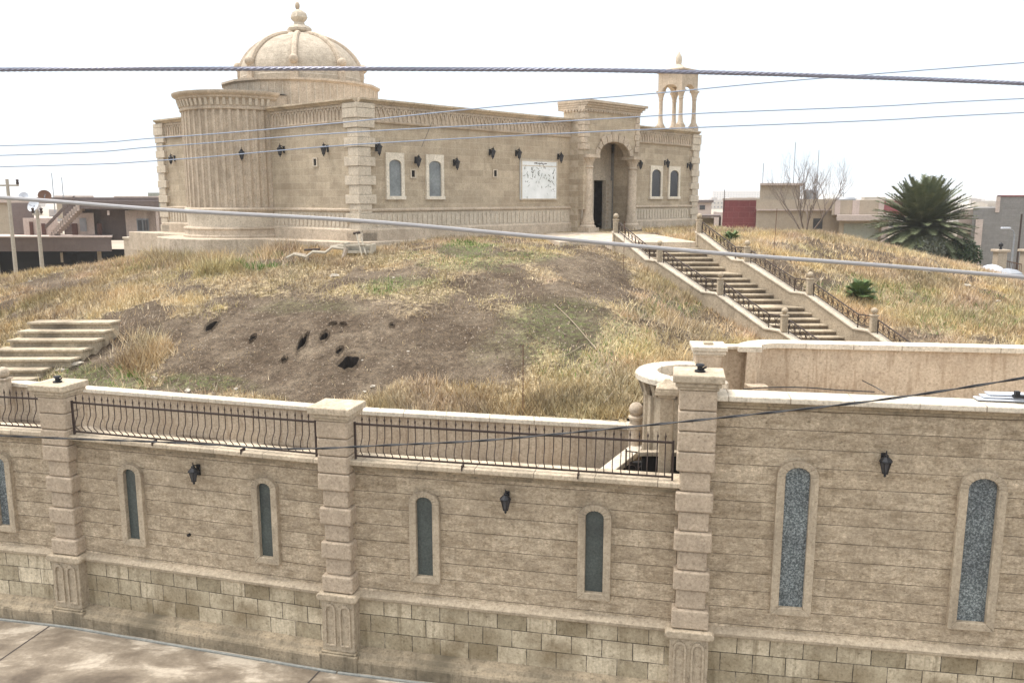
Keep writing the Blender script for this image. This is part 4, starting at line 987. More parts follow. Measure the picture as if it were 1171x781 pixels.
for side in (0, 1):
    sg = -1 if side == 0 else 1; prof = []
    for i in range(len(STP)):
        Y, z, l_, r_ = STP[i]; x = (l_, r_)[side]
        if i > 0:
            Yp = Y+.55; a, b_, _ = stair_x(Yp); prof.append(((a, b_)[side], Yp, z+.55))
        prof.append((x, Y, z+.55))
    w0, w1 = (0, .28*sg) if True else None
    def ribbon(pts, wa_, wb_, dz0, dz1, name, mat, bev=0):
        mb = MB(); v = []
        for (x, y, z) in pts: v += [(x+wa_, y, z+dz0), (x+wb_, y, z+dz0), (x+wb_, y, z+dz1), (x+wa_, y, z+dz1)]
        f = []
        for i in range(len(pts)-1):
            for k in range(4): f.append((i*4+k, i*4+(k+1)%4, (i+1)*4+(k+1)%4, (i+1)*4+k))
        f.append((0,1,2,3)); e_ = (len(pts)-1)*4; f.append((e_+3,e_+2,e_+1,e_))
        return mb.add(v, f).build(name, mat, t, bevel=bev)
    ribbon(prof, 0, .26*sg, -1.9, -.07, 'side_wall', M_trim)
    ribbon(prof, -.05*sg, .31*sg, -.07, .0, 'side_coping', M_cpale, .015)
    for i, (Y, z, l_, r_) in enumerate(STP[:4]):
        x = (l_, r_)[side]+.13*sg
        ball_newel(t, x, Y-.05, z+.5 if i else z-.1, .55 if i else 1.1, M_trim, .88)
    # railings
    for i in range(len(STP)-1):
        Y0, z0_, l0, r0 = STP[i]; Y1, z1_, l1, r1 = STP[i+1]
        xo = .13*sg; A0 = Vector(((l0,r0)[side]+xo, Y0-.2, z0_+.55)); Yp = Y1+.55; aa, bb, _ = stair_x(Yp); A1 = Vector(((aa,bb)[side]+xo, Yp, z1_+.55)); A2 = Vector(((l1,r1)[side]+xo, Y1+.1, z1_+.55))
        f = (A0.y-Y0)/(Yp-Y0); A0.z = z0_+.55+(z1_-z0_)*f; A0.x += ((aa,bb)[side]-(l0,r0)[side])*f
        rl = thing('stair_railing', '%s scrolled iron railing on the %s side wall of the great stair' % (('uppermost','second','third and lowest visible','lowest hidden')[i], ('left','right')[side]), 'railing', tuple(A0), 0, 'scrolled railings of the great stair')
        up = Vector((0,0,.48)); lo_ = Vector((0,0,.10)); Z = Vector(A0)
        MB().tube([A0+up-Z, A1+up-Z, A2+up-Z], .026, 5).build('hand_rail', M_iron, rl)
        MB().tube([A0+lo_-Z, A1+lo_-Z, A2+lo_-Z], .018, 5).build('lower_rail', M_iron, rl)
        sc = None; segs = [(A0, A1, 9), (A1, A2, 2)]
        for (pA, pB, n) in segs:
            for k in range(n):
                c0 = pA.lerp(pB, k/n)-Z; c1 = pA.lerp(pB, (k+1)/n)-Z
                if k == 0: MB().tube([c0, c0+up], .022, 5).build('post', M_iron, rl)
                mbs = MB(); mbs.tube([c0+lo_, c0+up], .013, 4)
                mid = (c0+c1)/2+Vector((0,0,.29)); d_ = (c1-c0).normalized(); rr2 = min((c1-c0).length*.40, .12)
                mbs.tube([mid+d_*rr2*math.cos(q_)*s_+Vector((0,0,rr2*1.1))*math.sin(q_) for s_ in (1,) for q_ in np.linspace(0, 2*PI, 9)], .012, 4)
                mbs.build('scroll_bar', M_iron, rl)
        MB().tube([A2-Z, A2+up-Z], .022, 5).build('post', M_iron, rl)

# ================================================================== LEFT STEPS (broad old slabs)
t = thing('old_steps', 'flight of broad weathered slab steps half lost in the grass at the left', 'steps', (0,0,0))
rows = [(33,128,368),(22,121,378),(10,110,388),(-6,96,399),(-14,83,410),(-10,50,422),(-20,38,433)]
Ys = 27.2
for k, (xa_, xb_, py) in enumerate(rows):
    Y = 27.3-.42*k; a_ = PY(xa_, py, Y); b_ = PY(xb_, py, Y); z = a_.z
    o = MB().prism([(a_.x, Y-.12-.02), (b_.x, Y-.12), (b_.x+.1, Y+.45), (a_.x+.1, Y+.45)], z-.075, z, 'xy').build('slab', M_stair, t, bevel=.015)
    MB().prism([(a_.x+.02, Y), (b_.x-.04, Y), (b_.x, Y+.44), (a_.x+.1, Y+.44)], z-1.0, z-.077, 'xy').build('riser', M_stair, t)
newel = PY(4,432,24.2)
o = thing('ball_topped_post', 'stone ball finial post cut by the left edge above the railing', 'post', (newel.x, newel.y, 4.4))
MB().box(-.14,.14,-.14,.14,-.4,.35).box(-.18,.18,-.18,.18,.35,.40).build('shaft', M_ctrim, o, bevel=.01); MB().ball((0,0,.56), .17, 14, 10).build('ball', M_ctrim, o, smooth=True)

# ================================================================== THINGS ON THE HILL
def rod(px, pyb, pyt, label, mat=M_rust, r=.012, name='metal_rod', dx=0):
    b_ = on_hill(px, pyb); d = b_.y*pc_-(b_.z-10)*ps_; h = (pyb-pyt)/F*d*1.03
    o = MB().tube([(0,0,-.2),(dx*.5,0,h*.5),(dx,0,h)], r, 5).build(name, mat, loc=tuple(b_)); return tag(o, label, 'rod', 'thin rods standing in the mound')
rod(598,478,395,'tall thin rusty rod standing in the front strip of dry grass'); rod(713,310,255,'thin rusty rod beside the top of the great stair, left of its railing')
rod(883,318,242,'thin rod standing in the straw right of the great stair',dx=.05)
def lying(pts, label, r, mat, name, cat, lift=.06):
    P_ = [on_hill(*q_)+Vector((0,0,lift)) for q_ in pts]; o0 = P_[0].copy()
    o = MB().tube([p_-o0 for p_ in smoothpath(P_, 4)], r, 6).build(name, mat, loc=tuple(o0)); return tag(o, label, cat)
lying([(634,350),(652,367),(672,390),(690,412),(700,432),(713,452)], 'long pale reed pole lying down the slope', .017, M_stick, 'long_pole', 'pole')
lying([(640,412),(655,404),(668,396)], 'short dry stick lying against the long pole', .012, M_stick, 'dry_stick', 'stick')
lying([(690,470),(700,458)], 'small dry stick poking from grass near the turret', .012, M_stick, 'dry_stick', 'stick', .2)
# debris heap: bent frame parts and a ladder-like frame below the church corner
def H3(px, py, dz=0, Y=None):
    p_ = on_hill(px, py); return p_+Vector((0,0,dz))
def YP(px, py, Y): return PY(px, py, Y)
b_ = YP(340,300,35.2)
def heap(name, pts, r, mat, label, Y, cat):
    P_ = [YP(x, y, Y) for x, y in pts]; o0 = P_[0].copy(); o = MB().tube([p_-o0 for p_ in P_], r, 6).build(name, mat, loc=tuple(o0)); return tag(o, label, cat)
heap('bent_beam', [(328,295),(336,291),(350,294),(358,288),(372,289),(380,283),(396,285)], .07, M_pwood, 'long bent pale beam lying below the near church corner', 34.6, 'beam')
heap('bent_beam', [(336,290),(350,292)], .06, M_wood, 'short grey beam at the left end of the debris heap', 34.9, 'beam')
heap('broken_pipe', [(348,286),(366,285)], .05, M_iron, 'dark broken pipe piece above the bent beams', 35.0, 'pipe')
heap('prop_post', [(352,294),(346,303)], .08, M_wood, 'short leaning prop under the left bent beam', 34.6, 'post')
heap('bent_beam', [(378,283),(388,281),(398,283)], .08, M_pwood, 'thick pale beam end resting beside the wooden frame', 34.8, 'beam')
t = thing('wooden_trough', 'pale wooden trough frame lying open beside the bent beams', 'frame', tuple(YP(398,283,34.6)), -.12)
MB().box(-.1,.0,-.3,.3,-.2,.2).box(1.0,1.1,-.3,.3,-.25,.15).box(0,1.0,-.3,-.22,-.22,-.12).box(0,1.0,.22,.3,-.2,.12).box(0,1.0,-.3,-.22,.05,.13).build('frame', M_pwood, t, bevel=.01)
MB().box(.005,.995,-.2,.2,-.2,-.15).build('trough_floor', M_shade, t)
heap('prop_post', [(396,284),(389,307)], .09, M_wood, 'sloping dark timber leg below the trough frame', 34.3, 'post')
t = thing('ladder', 'small pale ladder leaning over the trough frame', 'ladder', tuple(YP(408,266,34.6)))
o0 = YP(408,266,34.6)
for (a1_, b1_) in (((407,266),(415,296)),((413,272),(420,296))):
    MB().tube([YP(*a1_,34.4)-o0, YP(*b1_,34.0)-o0], .035, 6).build('rail', M_pwood, t)
MB().tube([YP(404,267,34.4)-o0, YP(412,266,34.4)-o0], .06, 6).build('rung', M_iron, t)
MB().tube([YP(410,280,34.2)-o0, YP(418,280,34.2)-o0], .03, 6).build('rung', M_pwood, t)
# stones
def stone_thing(px, py, s, label, flat=.6, mat=M_rock, name='stone'):
    p_ = on_hill(px, py); mb = MB(); mb.ball((0,0,0), 1, 9, 6)
    s *= .62; flat *= .8; rr = random.Random(px*7+py); mb.v = [(x*s*(1+.0)*1.4, y*s*.8, z*s*flat) for x,y,z in [tuple(Vector(v_)*(1+.6*noise.noise(Vector(v_)*1.6+Vector((px,py,0))))) for v_ in mb.v]]
    o = mb.build(name, mat, loc=(p_.x, p_.y, p_.z+s*flat*.25), rotz=rr.uniform(0,3)); return tag(o, label, 'stone', 'loose stones on the mound')
for q_ in ((426,442,.12,'pale stone on bare earth just above the middle pier'),(414,412,.07,'small pale stone right of the biggest burrow'),(467,402,.07,'small pale stone alone on bare earth between burrow and rod'),
           (417,448,.09,'small stone left of the pale one above the middle pier'),(449,419,.05,'tiny pale stone on bare earth right of the biggest burrow'),(382,316,.26,'flat pale slab below the trough frame'),(175,433,.2,'pale flat stone in the grass right of the old steps'),
           (215,447,.16,'long pale stone in grass behind the railing'),(270,445,.13,'small pale stone in grass left of the bare earth'),(89,417,.28,'broken pale slab fallen beside the old steps'),(70,424,.22,'lower broken slab beside the old steps'),
           (1060,312,.3,'pale rock on the ridge left of the white tank'),(1082,320,.3,'larger pale rock on the ridge below the shrub'),(1105,327,.22,'pale rock low on the ridge above the long cable'),(1140,345,.2,'small rock at the right end of the ridge'),(633,354,.05,'tiny white pebble by the top of the long pole'),
           (450,318,.10,'pale stone below the green patch left of the middle slope'),(35,322,.12,'pale stone high in the straw at far left')):
    stone_thing(*q_)

# ------------------------------------------------------------------ leafy things
def leaf_cloud(mb, c, R, n, size, seed, sq=(1,1,1), shell=.35):
    rr = np.random.default_rng(seed)
    for _ in range(n):
        d = rr.normal(size=3); d /= np.linalg.norm(d); r = R*(rr.random()**shell); p_ = np.array(c)+d*r*np.array(sq)
        if vnoise(np.array([p_[0]*3+p_[2]*2]), np.array([p_[1]*3-p_[2]]), .9, 5)[0] < .30: continue
        a = rr.normal(size=3); a /= np.linalg.norm(a); b_ = np.cross(a, rr.normal(size=3)); b_ /= np.linalg.norm(b_)+1e-9; s = size*(.6+.8*rr.random())
        mb.add([p_-a*s, p_+b_*s*.45, p_+a*s, p_-b_*s*.45], [(0,1,2,3)])
    return mb
def frond(mb, base, az, el, Ln, nl, lw, droop, rr):
    pts = []; p_ = Vector(base); e = el
    for k in range(13):
        pts.append(p_.copy()); d = Vector((math.cos(az)*math.cos(e), math.sin(az)*math.cos(e), math.sin(e))); p_ = p_+d*Ln/12; e -= droop/12
    mb.tube(pts, [.035*(1-k/14) for k in range(13)], 4)
    for k in range(nl):
        t_ = .12+.88*k/nl; f = t_*12; i = min(int(f), 11); q_ = pts[i].lerp(pts[i+1], f-i); d = (pts[i+1]-pts[i]).normalized()
        sdv = d.cross(Vector((0,0,1))).normalized(); upv = sdv.cross(d)
        ll = 1.15*lw*(.5+.9*math.sin(PI*min(1,t_*.9+.1)))*rr.uniform(.8,1.1)
        for s_ in (-1, 1):
            tip = q_+(sdv*s_*.78+d*.62+upv*rr.uniform(.05,.35))*ll; wv = d*.04
            mb.add([q_-wv, q_+wv, tip], [(0,1,2)])
def palm(name, loc, Ln, nf, trunk_h, label, nl=38, lw=.42, mat=M_palm, el_rng=(-.5,1.45)):
    t = thing(name, label, 'palm', loc); rr = random.Random(3)
    mb = MB()
    prof = []
    for k in range(14): prof += [(.34 if trunk_h > .5 else .1, trunk_h*k/14), (.27 if trunk_h > .5 else .08, trunk_h*(k+.7)/14)]
    mb.lathe(prof, 10); mb.build('trunk', M_bark, t)
    mb = MB()
    for k in range(nf):
        az = k*2.39996; f = (k+.5)/nf; el = el_rng[1]+(el_rng[0]-el_rng[1])*f
        frond(mb, (.08*math.cos(az), .08*math.sin(az), trunk_h+.15*(1-f)), az, el+rr.uniform(-.08,.08), Ln*rr.uniform(.88,1.06), nl, lw, .35+.3*f, rr)
    mb.build('crown', mat, t); return t
pp = PY(1055, 258, 60); pg = hz(pp.x, 60)
palm('date_palm', (pp.x, 60, pp.z-1.9), 3.6, 240, 1.7, 'big bushy date palm with spreading grey green crown beyond the ridge', 60, .42, M_palm, (-.95, 1.5))
bq = PY(1098, 290, 58.5)
t = thing('shrub', 'dark green shrub at the right foot of the big date palm', 'shrub', (bq.x, bq.y, bq.z-1))
MB().tube([(0,0,-1.5),(0,0,1)], .08, 6).build('stem', M_bark, t); leaf_cloud(MB(), (0,0,.8), 1.3, 3800, .10, 4, (1.1,1,.95)).build('foliage', M_bush, t)
bq = PY(1063, 283, 57.5)
t = thing('shrub', 'grey green loose shrub in front of the big date palm trunk', 'shrub', (bq.x, bq.y, bq.z-1))
MB().tube([(0,0,-1),(0,0,1)], .06, 6).build('stem', M_bark, t); leaf_cloud(MB(), (0,0,.8), 1.05, 2400, .07, 9, (1,1,1)).build('foliage', M_gbush, t)
y1 = on_hill(983, 342); palm('young_palm', (y1.x, y1.y, y1.z-.05), .5, 20, .15, 'small bright green fan of a young palm on the straw slope right of the stair', 26, .26, M_weed, (.0,1.4))
y1 = on_hill(836, 276); palm('young_palm', (y1.x, y1.y, y1.z-.05), .24, 12, .1, 'tiny green young palm behind the top right stair railing', 22, .22, M_weed, (-.1,1.2))
# bare tree
def bare(loc, label, h, spread, seed, stems):
    t = thing('bare_tree', label, 'tree', loc); rr = random.Random(seed); tr_ = MB(); tw_ = MB()
    def grow(p_, d, l_, r, lev):
        pts = [p_]; q_ = p_.copy(); dd_ = d.copy()
        for k in range(4):
            dd_ = (dd_+Vector((rr.uniform(-.15,.15), rr.uniform(-.15,.15), rr.uniform(-.02,.12)))).normalized(); q_ = q_+dd_*l_/4; pts.append(q_.copy())
        (tr_ if lev < 1 else tw_).tube(pts, [r*(1-.12*k) for k in range(5)], 5 if lev < 2 else 3, caps=False)
        if lev < 5:
            for k in range(3 if lev < 4 else 2):
                i = rr.choice((2,3,4)); nd = (dd_+Vector((rr.uniform(-.6,.6), rr.uniform(-.6,.6), rr.uniform(-.1,.45)))).normalized(); grow(pts[i], nd, l_*rr.uniform(.55,.8), r*.55, lev+1)
    for k in range(stems):
        a_ = 2*PI*k/stems+rr.uniform(-.3,.3); grow(Vector((.1*math.cos(a_), .1*math.sin(a_), 0)), Vector((spread*math.cos(a_), spread*math.sin(a_), 1)).normalized(), h*.42*rr.uniform(.8,1.1), .065, 0)
    tr_.build('trunk', M_bark, t); tw_.build('crown', M_twig, t)
b1q = PY(922, 268, 62); bare((b1q.x, b1q.y, b1q.z-.3), 'leafless many stemmed tree before the beige flat roofed house', 6.0, .55, 11, 7)

# ================================================================== BACKGROUND HOUSES
def wallmat(name, base, brick=None, mortar=None): return stone(name, base, .1, brick, mortar, .2, False, .25, tuple(c*.6 for c in base), streak=.25, blockvar=.06)
M_hbeige = wallmat('beige_render', (.42, .35, .27)); M_hred = wallmat('maroon_tiled_wall', (.23, .065, .07), (1.2,.6,.02), (.3,.14,.13)); M_hgrey = wallmat('grey_blockwork', (.235, .225, .215), (.45,.22,.012), (.18,.17,.16))
M_hdark = wallmat('dark_brown_render', (.17, .135, .125), (3,.5,.02), (.16,.13,.12)); M_hpink = wallmat('pale_pink_render', (.52, .43, .38)); M_hgreen = wallmat('grey_green_render', (.33,.34,.29)); M_hwin = plain('house_glass', (.06,.06,.065), .3, .3, 2)
M_steel = plain('grey_steel', (.30, .31, .33), .5, .2, 5, .4)
def prect(mb, x0, x1, y0, y1, Y, dep, off=0):
    """box whose front face fills a pixel rectangle at distance Y"""
    a_ = PY(x0, y0, Y); b_ = PY(x1, y1, Y); ya = Y-off; yb_ = max(Y+dep, ya+dep); k = 1+(yb_-ya)/Y
    return mb.prism([(a_.x, ya), (b_.x, ya), (b_.x*k, yb_), (a_.x*k, yb_)], b_.z, a_.z, 'xy')
class House:
    def __init__(s, name, label, Y, cat='house', group=None):
        s.t = thing(name, label, cat, (0,0,0), 0, group); s.Y = Y
    def part(s, name, mat, rects, dep, off=0, parent=None, bevel=0):
        for r in rects: o = prect(MB(), *r, s.Y, dep, off).build(name, mat, parent or s.t, bevel=bevel)
        return o
Hs = House('red_walled_house', 'maroon walled flat block right of the church far corner', 95)
Hs.part('wall', M_hred, [(827,864,229,290)], 9); Hs.part('parapet', M_hpink, [(826,865,227,229.2)], 9.2, .1)
Hs = House('beige_house', 'beige flat roofed house with raised roof room behind the leafless tree', 88)
w1_ = Hs.part('wall', M_hbeige, [(865,958,241,300)], 8); Hs.part('roof_slab', M_hpink, [(864,959,239.5,241)], 8.6, .4); Hs.part('parapet', M_hbeige, [(865,958,228,239.5)], .4, 0)
rr2_ = Hs.part('roof_room', M_hbeige, [(871,916,212,228)], 5, -.5); Hs.part('roof_room_slab', M_hpink, [(869,918,209.5,212)], 6, .1)
Hs.part('window', M_hwin, [(930,940,250,262)], .1, .05)
Hs = House('low_beige_house', 'low beige house with concrete canopy left of the big date palm', 82)
Hs.part('wall', M_hbeige, [(952,1010,229,246),(960,1006,252,300)], 7, 0); Hs.part('canopy', M_hpink, [(950,1012,245.9,252)], 8, 1.6); Hs.part('roof_pier', M_hpink, [(955,960,229,245.8),(975,982,229,245.8),(1005,1010,229,245.8)], .3, .06)
Hs.part('gate', M_hgreen, [(965,1003,256,285)], .1, .05); Hs.part('post', M_hpink, [(1004,1009,252,290)], .4, .9)
o = MB().lathe([(.9,0),(.95,.1),(.95,1.3),(.8,1.45),(.2,1.5)], 16, tuple(PY(966,243,84))).build('water_tank', M_steel, smooth=True); tag(o, 'bluish grey water tank on the low beige house roof', 'water tank')
o = MB().lathe([(.7,0),(.75,.1),(.75,1.0),(.6,1.1)], 16, tuple(PY(927,229,89))).build('water_tank', M_steel, smooth=True); tag(o, 'grey water tank on the beige house roof behind bare branches', 'water tank')
Hs = House('distant_red_house', 'dull red flat roofed house just behind the palm crown', 120); Hs.part('wall', M_hred, [(1008,1036,230,248)], 8); Hs.part('parapet', M_hpink, [(1007,1037,228,230)], 8.2, .1)
Hs = House('grey_block_house', 'windowless grey blockwork house at the right edge', 75)
Hs.part('wall', M_hgrey, [(1113,1260,238,330),(1141,1260,225,238.2)], 9); Hs.part('parapet', M_hred, [(1140,1261,223.5,225)], 9.1, .1); Hs.part('drainpipe', M_hpink, [(1115,1118,251,310)], .3, .15); Hs.part('roof_ledge', M_hpink, [(1139,1142,224,243)], .6, .1)
Hs = House('pale_house', 'narrow pale house left of the grey blockwork house', 84)
Hs.part('wall', M_hpink, [(1097,1114,240,305)], 8); Hs.part('balcony', M_hbeige, [(1098,1114,262,267),(1104,1114,280,284)], .4, .8)
# street light and poles by grey house
def pole(px, yt, yb, Y, label, r=.09, mat=None, arms=(), name='utility_pole', cat='pole', group=None):
    a_ = PY(px, yt, Y); b_ = PY(px, yb, Y); t = thing(name, label, cat, (b_.x, Y, b_.z), 0, group)
    h = a_.z-b_.z; MB().tube([(0,0,-1),(0,0,h)], [r, r*.75], 8).build('mast', mat or M_steel, t)
    for (z, w_) in arms:
        ar_ = MB().box(-w_, w_, -.06, .06, h*z-.06, h*z+.06).build('cross_arm', mat or M_steel, t)
        for s_ in (-1,1): MB().lathe([(.07,0),(.11,.1),(.07,.2),(.11,.3),(.04,.36)], 8, (s_*w_*.92,0,h*z+.06)).build('insulator', M_iron, ar_)
    return t
pole(1161, 245, 320, 70, 'dark pole standing before the grey blockwork house', .09, M_iron)
t = pole(1155, 268, 320, 68, 'street light with curved arm before the grey blockwork house', .08, M_steel, name='street_light', cat='street light')
MB().tube([(0,0,3.3),(-.1,0,3.9),(-.5,0,4.1)], .04, 6).build('lamp_arm', M_steel, t); MB().box(-1.1,-.4,-.15,.15,4.05,4.2).build('lamp_head', M_white, t, bevel=.04)
for px, lb in ((1144,'left brick gate pier beyond the ridge with small dark lamp'),(1175,'brick gate pier beyond the ridge cut by the right edge')):
    a_ = PY(px, 288, 55); t = thing('gate_pier', lb, 'pier', (a_.x, 55, a_.z-2.5), 0, 'gate piers beyond the ridge')
    MB().box(-.3,.3,-.3,.3,0,2.5).build('shaft', M_hbeige, t, bevel=.02); MB().box(-.42,.42,-.42,.42,2.5,2.65).build('cap', M_ctrim, t, bevel=.02); MB().lathe([(.1,2.65),(.06,2.8),(.14,2.85),(.14,3.0),(.03,3.1)], 8).build('lamp', M_black, t)
a_ = PY(1144, 297, 55); b_ = PY(1175, 304, 55); t = thing('iron_fence', 'rusty barred fence panel between the gate piers beyond the ridge', 'fence', tuple(a_)); mb = MB()
for k in range(16):
    p_ = a_.lerp(b_, (k+.5)/16)-a_; mb.tube([p_, p_+Vector((0,0,-1.4))], .015, 4)
mb.build('bars', M_rust, t); MB().tube([Vector((0,0,0)), b_-a_], .03, 5).build('rail', M_rust, t)
a_ = PY(1128, 312, 52)
t = thing('white_tank', 'white and grey domed tank cover peeping over the ridge at right', 'tank', (a_.x+.3, 52, a_.z-.3))
MB().lathe([(.85,-.6),(.85,.0),(.8,.35),(.55,.65),(.25,.78),(.01,.82)], 20).build('dome_cover', M_white, t, smooth=True)
MB().lathe([(.9,-.6),(.9,.05),(.8,.35),(.5,.52),(.01,.6)], 20, (.8,-.3,0)).build('grey_cover', M_steel, t, smooth=True)
# shed by the church far corner
Hs = House('small_shed', 'open shed with flat dark roof just right of the church far corner', 68)
Hs.part('wall', M_hbeige, [(795,816,249,262)], .3); Hs.part('roof_slab', M_hdark, [(792,819,246,248)], 3, 1.5); Hs.part('post', M_iron, [(817.5,819,248,266)], .1, 1.4)
Hs = House('white_pillar_house', 'tiny pale house seen between shed and maroon block', 130); Hs.part('wall', M_hpink, [(796,813,232,250),(816,828,243,262)], 6); Hs.part('window', M_hwin, [(800,806,235,240)], .1, .1); Hs.part('roof_slab', M_hdark, [(794,815,229,232)], 7, .6)
for px, yt, Y, lb in ((828,217,94,'short dark mast at the left end of the maroon block'),(906,163,90,'tall grey mast on the beige house roof'),(933,172,92,'tall faint mast behind the leafless tree'),(871,187,91,'thin pale mast at the left end of the roof room'),(964,220,84,'short mast on the low beige house')):
    pole(px, yt, 232, Y, lb, .05, M_steel if px > 830 else M_iron, name='antenna_mast', cat='mast')
# ---- left group
YL = 75
Hs = House('brown_banded_house', 'two storey house with dark banded balcony and outside stair at far left', YL)
Hs.part('wall', M_hpink, [(20,62,250,270),(76,104,244,272),(138,186,241,272)], 6, -.8)
Hs.part('rear_wall', M_hdark, [(60,140,234,276),(0,30,230,276)], .4, -1.6)
Hs.part('roof_slab', M_hdark, [(86,186,230,239)], 9, .8); Hs.part('parapet', M_hdark, [(20,186,226,233)], .3, -3)
Hs.part('balcony', M_hdark, [(-60,140,270.5,286)], .3, 2.0); Hs.part('balcony_floor', M_hpink, [(-60,141,269.3,270.5)], 3, 2.1)
Hs.part('lower_wall', M_hbeige, [(-60,3,289,320),(70,74,289,300),(112,118,287,300)], 6, .2); Hs.part('lower_recess', M_shade, [(-60,140,286,320)], .3, -1)  # lower recess is a near-black panel, its shade put into the colour
for r in ((28,34,254,269.5),(42,48,256,269),(77,85,256,270),(106,113,256,270)): Hs.part('door', M_rdoor, [r], .1, -.7 if r[0] < 100 and r[0] > 60 else -.7)
wn = Hs.part('window', M_steel, [(152,167,250.5,265.5)], .1, -.7); mb = MB()
prect(mb, 153.5, 159, 252, 264, YL, .05, -.62); prect(mb, 160, 165.5, 252, 264, YL, .05, -.62); mb.build('pane', M_hwin, wn)
wn = Hs.part('window', M_steel, [(86,95,250,265)], .1, -.7)
Hs.part('column', M_hpink, [(169,171,242,268),(126,129,241,246),(181,186,240,268)], .3, .6)
a_ = PY(56,268,YL-1); b_ = PY(89,234,YL-1); mb = MB(); n = 13
for k in range(n):
    x0_ = a_.x+(b_.x-a_.x)*k/n; x1_ = a_.x+(b_.x-a_.x)*(k+1)/n; z1_ = a_.z+(b_.z-a_.z)*(k+1)/n; mb.box(x0_, x1_+.05, YL-1, YL, z1_-.55, z1_)
mb.build('outside_stair', M_hpink, Hs.t); slab_between(MB(), a_+Vector((-.2,-.1,.75)), b_+Vector((-.2,-.1,.75)), .08, .3).build('stair_parapet', M_hdark, Hs.t)
Hs = House('dark_low_building', 'dark shadowy lower building front at the far left edge', 66)
Hs.part('wall', M_hbeige, [(-80,12,232,268)], 4, 0); Hs.part('roof_slab', M_hpink, [(-80,60,228,232)], 5, .3)
Hs = House('flat_roofed_house', 'beige flat roofed house behind the satellite dishes', 100); Hs.part('wall', M_hbeige, [(64,106,226,250)], 8); Hs.part('parapet', M_hpink, [(63,108,224,226)], 8.3, .2)
Hs = House('grey_green_house', 'grey green roof storey just left of the church', 96); Hs.part('wall', M_hgreen, [(132,190,226,250)], 8); Hs.part('roof_box', M_hgreen, [(169,186,220.5,226)], 3); Hs.part('parapet', M_hpink, [(131,191,224.5,226)], 8.2, .2)
pole(18, 205, 308, 58, 'concrete utility pole with cross arm at far left', .14, wallmat('pole_concrete',(.40,.36,.30)), ((.93,.75),), group='utility poles at far left')
pole(48, 240, 303, 56, 'shorter concrete pole beside the outside stair at far left', .14, MATS['pole_concrete'], ((.92,.3),), group='utility poles at far left')
for px, yt, lb in ((62,198,'left tall grey mast above the far left roofs'),(73,203,'right tall grey mast above the far left roofs')): pole(px, yt, 232, 85, lb, .05, M_steel, name='antenna_mast', cat='mast')
def dish(px, py, Y, r, label, mat, az):
    p_ = PY(px, py, Y); t = thing('satellite_dish', label, 'satellite dish', tuple(p_), az); mb = MB()
    mb.lathe([(.02*r,-.25*r),(.4*r,-.21*r),(.75*r,-.1*r),(r,0),(r,.03),(.75*r,-.06*r),(.4*r,-.17*r),(.02*r,-.21*r)], 20); o = mb.build('reflector', mat, t, smooth=True); o.rotation_euler = (math.radians(65),0,0)
    MB().tube([(0,0,-1.2*r),(0,.1,0)], .05, 6).tube([(0,0,-.1),(0,-.9*r,.2*r)], .02, 5).build('dish_mount', M_steel, t); return t
dish(51, 224, 70, .5, 'dark rusty satellite dish on the far left roof', M_rust, .6); dish(38, 235, 64, .5, 'pale satellite dish below the roof line at far left', M_white, -.3); dish(27, 225, 72, .4, 'small white satellite dish beside the cross arm pole', M_white, .2)
# far town
M_far = [wallmat('far_wall_a', (.42,.37,.31)), wallmat('far_wall_b', (.5,.46,.42)), wallmat('far_wall_c', (.34,.29,.26))]
rr = random.Random(21); protos = []
for k in range(110):
    px = rr.uniform(805, 1200) if k < 85 else rr.uniform(-60, 200); Y = 260+1300*rr.random()**1.4; hh = rr.uniform(3.5, 8.5); wd = rr.uniform(8, 22)
    x = (px-CX)/F*Y*pc_
    t = thing('far_house', 'small hazy flat roofed house of the far town below the horizon', 'house', (x, Y, 0), rr.uniform(-.5,.5), 'hazy houses of the far town')
    MB().box(-wd/2, wd/2, -5, 5, 0, hh).box(-wd/2, wd/2-wd*.5, -2, 4, hh, hh+rr.choice((0.4, 2.4))).build('wall', rr.choice(M_far), t)
    mb = MB()
    for q_ in range(int(wd/3)):
        for zz in ((1.2,) if hh < 6 else (1.2, 4.6)): mb.box(-wd/2+1+q_*3, -wd/2+2.2+q_*3, -5.06, -5.003, zz, zz+1.3)
    mb.build('windows', M_hwin, t)
t = thing('long_far_building', 'long pale hazy building on the horizon above the maroon block', 'building', (PY(835,220,1700).x, 1700, 0))
MB().box(-36,60,-8,8,0,23).build('wall', M_far[1], t); mb = MB()
for q_ in range(17):
    for zz in (4,8,12,15.6): mb.box(-33+q_*5.3, -31+q_*5.3, -8.1, -8.003, zz+2, zz+3.6)
mb.build('windows', M_hwin, t)

